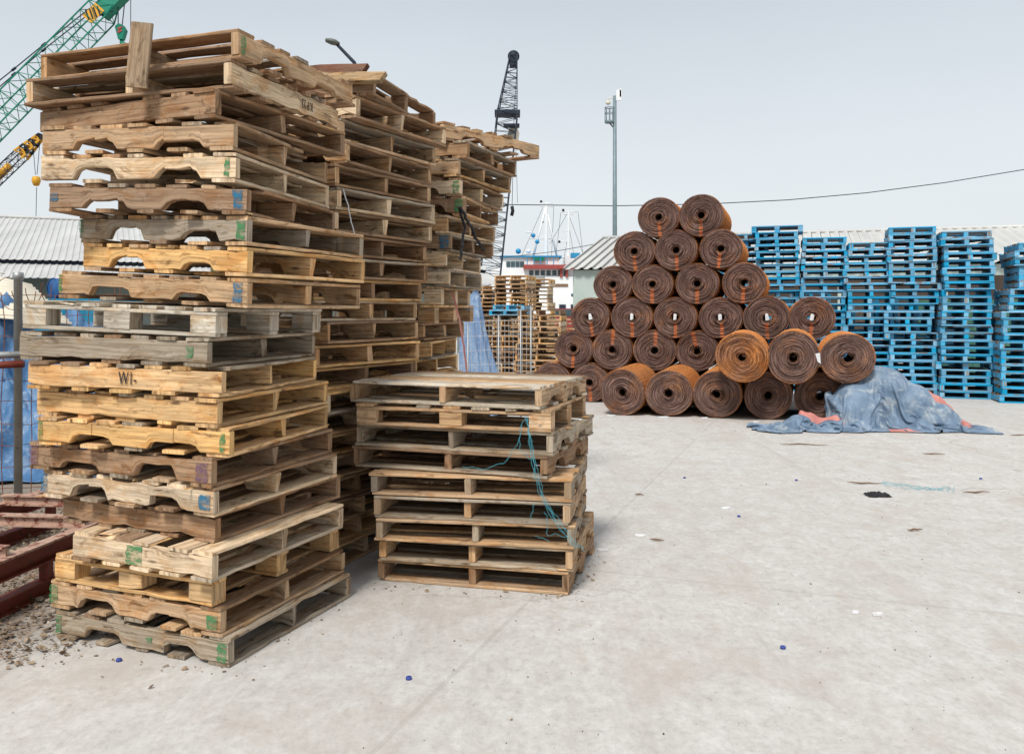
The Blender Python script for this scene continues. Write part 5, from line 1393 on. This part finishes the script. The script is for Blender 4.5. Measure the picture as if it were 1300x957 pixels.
# masts
def mast(px, ytop, ybot, w, arms, domes):
    root = MB(); a = P(px, ybot, Zs) - Lo; b = P(px + 1, ytop, Zs) - Lo
    root.tube([a, b], [w * .62, w * .42], 8, smooth=False)
    for (y, x0, x1) in arms:
        root.tube([P(x0, y, Zs) - Lo, P(x1, y, Zs) - Lo], .07, 5); root.tube([P(px, y + 6, Zs) - Lo, P(x0 + 2, y, Zs) - Lo], .05, 4)
    o = root.build('mast', M_SHIPW, sh_)
    for (x, y, r_, mt) in domes:
        mb = MB(); c_ = P(x, y, Zs) - Lo; mb.lathe([(0, -r_), (r_ * .7, -r_ * .7), (r_, 0), (r_ * .7, r_ * .7), (0, r_)], 'z', 12, c_); mb.build('radar_dome', mt, o)
    return o
mast(693, 259, 330, .42, [(262, 686, 703), (258, 690, 702), (303, 672, 700), (295, 668, 676), (330, 676, 706)], [(677, 299, .26, M_SHIPB), (682, 307, .26, M_SHIPB), (658, 319, .32, M_SHIPB), (671, 319, .25, M_SHIPW), (687, 256, .15, M_BLACK), (689, 282, .12, M_BLACK)])
mb = MB(); 
for (x0, y0, x1, y1) in ((693, 262, 676, 330), (693, 262, 708, 330)): mb.tube([P(x0, y0, Zs) - Lo, P(x1, y1, Zs) - Lo], .12, 5)
mb.build('mast_brace', M_SHIPW, sh_)
mast(721, 268, 352, .30, [(269, 712, 734), (272, 716, 728), (293, 715, 724), (307, 706, 724), (327, 709, 724)], [(715, 267, .16, M_BLACK), (710, 307, .16, M_BLACK), (727, 326, .22, M_SHIPB)])
mb = MB(); rg = random.Random(2)
for (x0, y0, x1, y1) in ((721, 270, 698, 310), (721, 270, 745, 335), (734, 270, 742, 340), (712, 270, 705, 330), (703, 262, 700, 330), (721, 280, 731, 338), (721, 300, 712, 350), (690, 262, 660, 330)):
    mb.tube([P(x0, y0, Zs) - Lo, P(x1, y1, Zs) - Lo], .022, 3)
mb.build('rigging', M_DARKST, sh_)
sb('funnel', 717, 729, 325, 352, M_SHIPW, 2, .5); sb('vent_box', 723, 734, 323, 329, M_SHIPB, 1, 2.5)
tag(sh_, 'white ship with red deck band, blue windows and two masts', 'ship')
# dock side odds and ends beside the ship
mb = MB(); mb.box((0, 0, 1.1), (3.4, 2.2, 1.6)); rt = empty('truck', P(735, 395, 50)); rt.location.z = 0
mb = MB(); mb.box((0, 0, .75), (4.2, 1.9, .9)); mb.box((-.4, 0, 1.45), (2.0, 1.8, .6)); mb.build('body', M_REDPLAIN, rt)
mb = MB(); mb.box((-.4, 0, 1.5), (2.04, 1.84, .38)); mb.build('window', M_GLASS, rt)
for sx in (-1.3, 1.3):
    for sy in (-.9, .9):
        mb = MB(); mb.lathe([(0, -.1), (.3, -.1), (.34, 0), (.3, .1), (0, .1)], 'y', 16, (sx, sy, .34)); mb.build('wheel', M_BLACK, rt)
tag(rt, 'red vehicle partly hidden between the far pallets and the rolls', 'vehicle')

# ------------------------------------------------------------------ camera, light, sky
cam = bpy.data.cameras.new('camera'); co = bpy.data.objects.new('camera', cam); COL.objects.link(co)
cam.sensor_width = 36; cam.lens = 36 * F / 1300; cam.clip_end = 5000; cam.clip_start = .05
cam.shift_y = -(478.5 - HZ) / 1300
co.location = (0, 0, EYE); co.rotation_euler = (R(90), 0, 0); scene.camera = co
SUN_EL, SUN_AZ = R(52), R(200)    # azimuth clockwise from +Y
sun = bpy.data.lights.new('sun', 'SUN'); sun.energy = 3.0; sun.angle = R(13); sun.color = (1, .965, .91)
so = bpy.data.objects.new('sun', sun); COL.objects.link(so)
dvec = Vector((math.sin(SUN_AZ) * math.cos(SUN_EL), math.cos(SUN_AZ) * math.cos(SUN_EL), math.sin(SUN_EL)))
so.rotation_euler = dvec.to_track_quat('Z', 'Y').to_euler(); so.location = (0, 0, 30)
w = bpy.data.worlds.new('World'); scene.world = w; w.use_nodes = True; nt = w.node_tree
bg = nt.nodes['Background']; sky = nt.nodes.new('ShaderNodeTexSky'); sky.sky_type = 'NISHITA'; sky.sun_disc = False
sky.sun_elevation = SUN_EL; sky.sun_rotation = SUN_AZ; sky.dust_density = 3.0; sky.air_density = 1.2; sky.altitude = 0
hs = nt.nodes.new('ShaderNodeHueSaturation'); hs.inputs['Saturation'].default_value = .22; nt.links.new(sky.outputs[0], hs.inputs['Color'])
# overcast veil: pale cloud brightening to the horizon
tc = nt.nodes.new('ShaderNodeTexCoord'); sp = nt.nodes.new('ShaderNodeSeparateXYZ'); nt.links.new(tc.outputs['Generated'], sp.inputs[0])
veil = ramp(nt, sp.outputs[2], [(0.0, (6.6, 6.9, 7.1)), (.12, (6.3, 6.75, 7.05)), (.28, (5.3, 5.8, 6.3)), (.42, (4.2, 4.7, 5.25)), (1.0, (4.6, 4.8, 5.1))])
cl = noise_n(nt, mapped(nt, tc.outputs['Generated'], (1, 1, 3)), 1.6, 4, .5)
veil = mixc(nt, 1.0, veil, ramp(nt, cl, [(.3, .96), (.7, 1.04)]), 'MULTIPLY')
mx = mixc(nt, .85, hs.outputs['Color'], veil)
nt.links.new(mx, bg.inputs['Color']); bg.inputs['Strength'].default_value = .12
vs_ = scene.view_settings; vs_.view_transform = 'Standard'; vs_.look = 'None'; vs_.gamma = 1; vs_.exposure = 0.11
scene.render.engine = 'CYCLES'; scene.cycles.use_denoising = True; scene.cycles.max_bounces = 6; scene.cycles.diffuse_bounces = 2
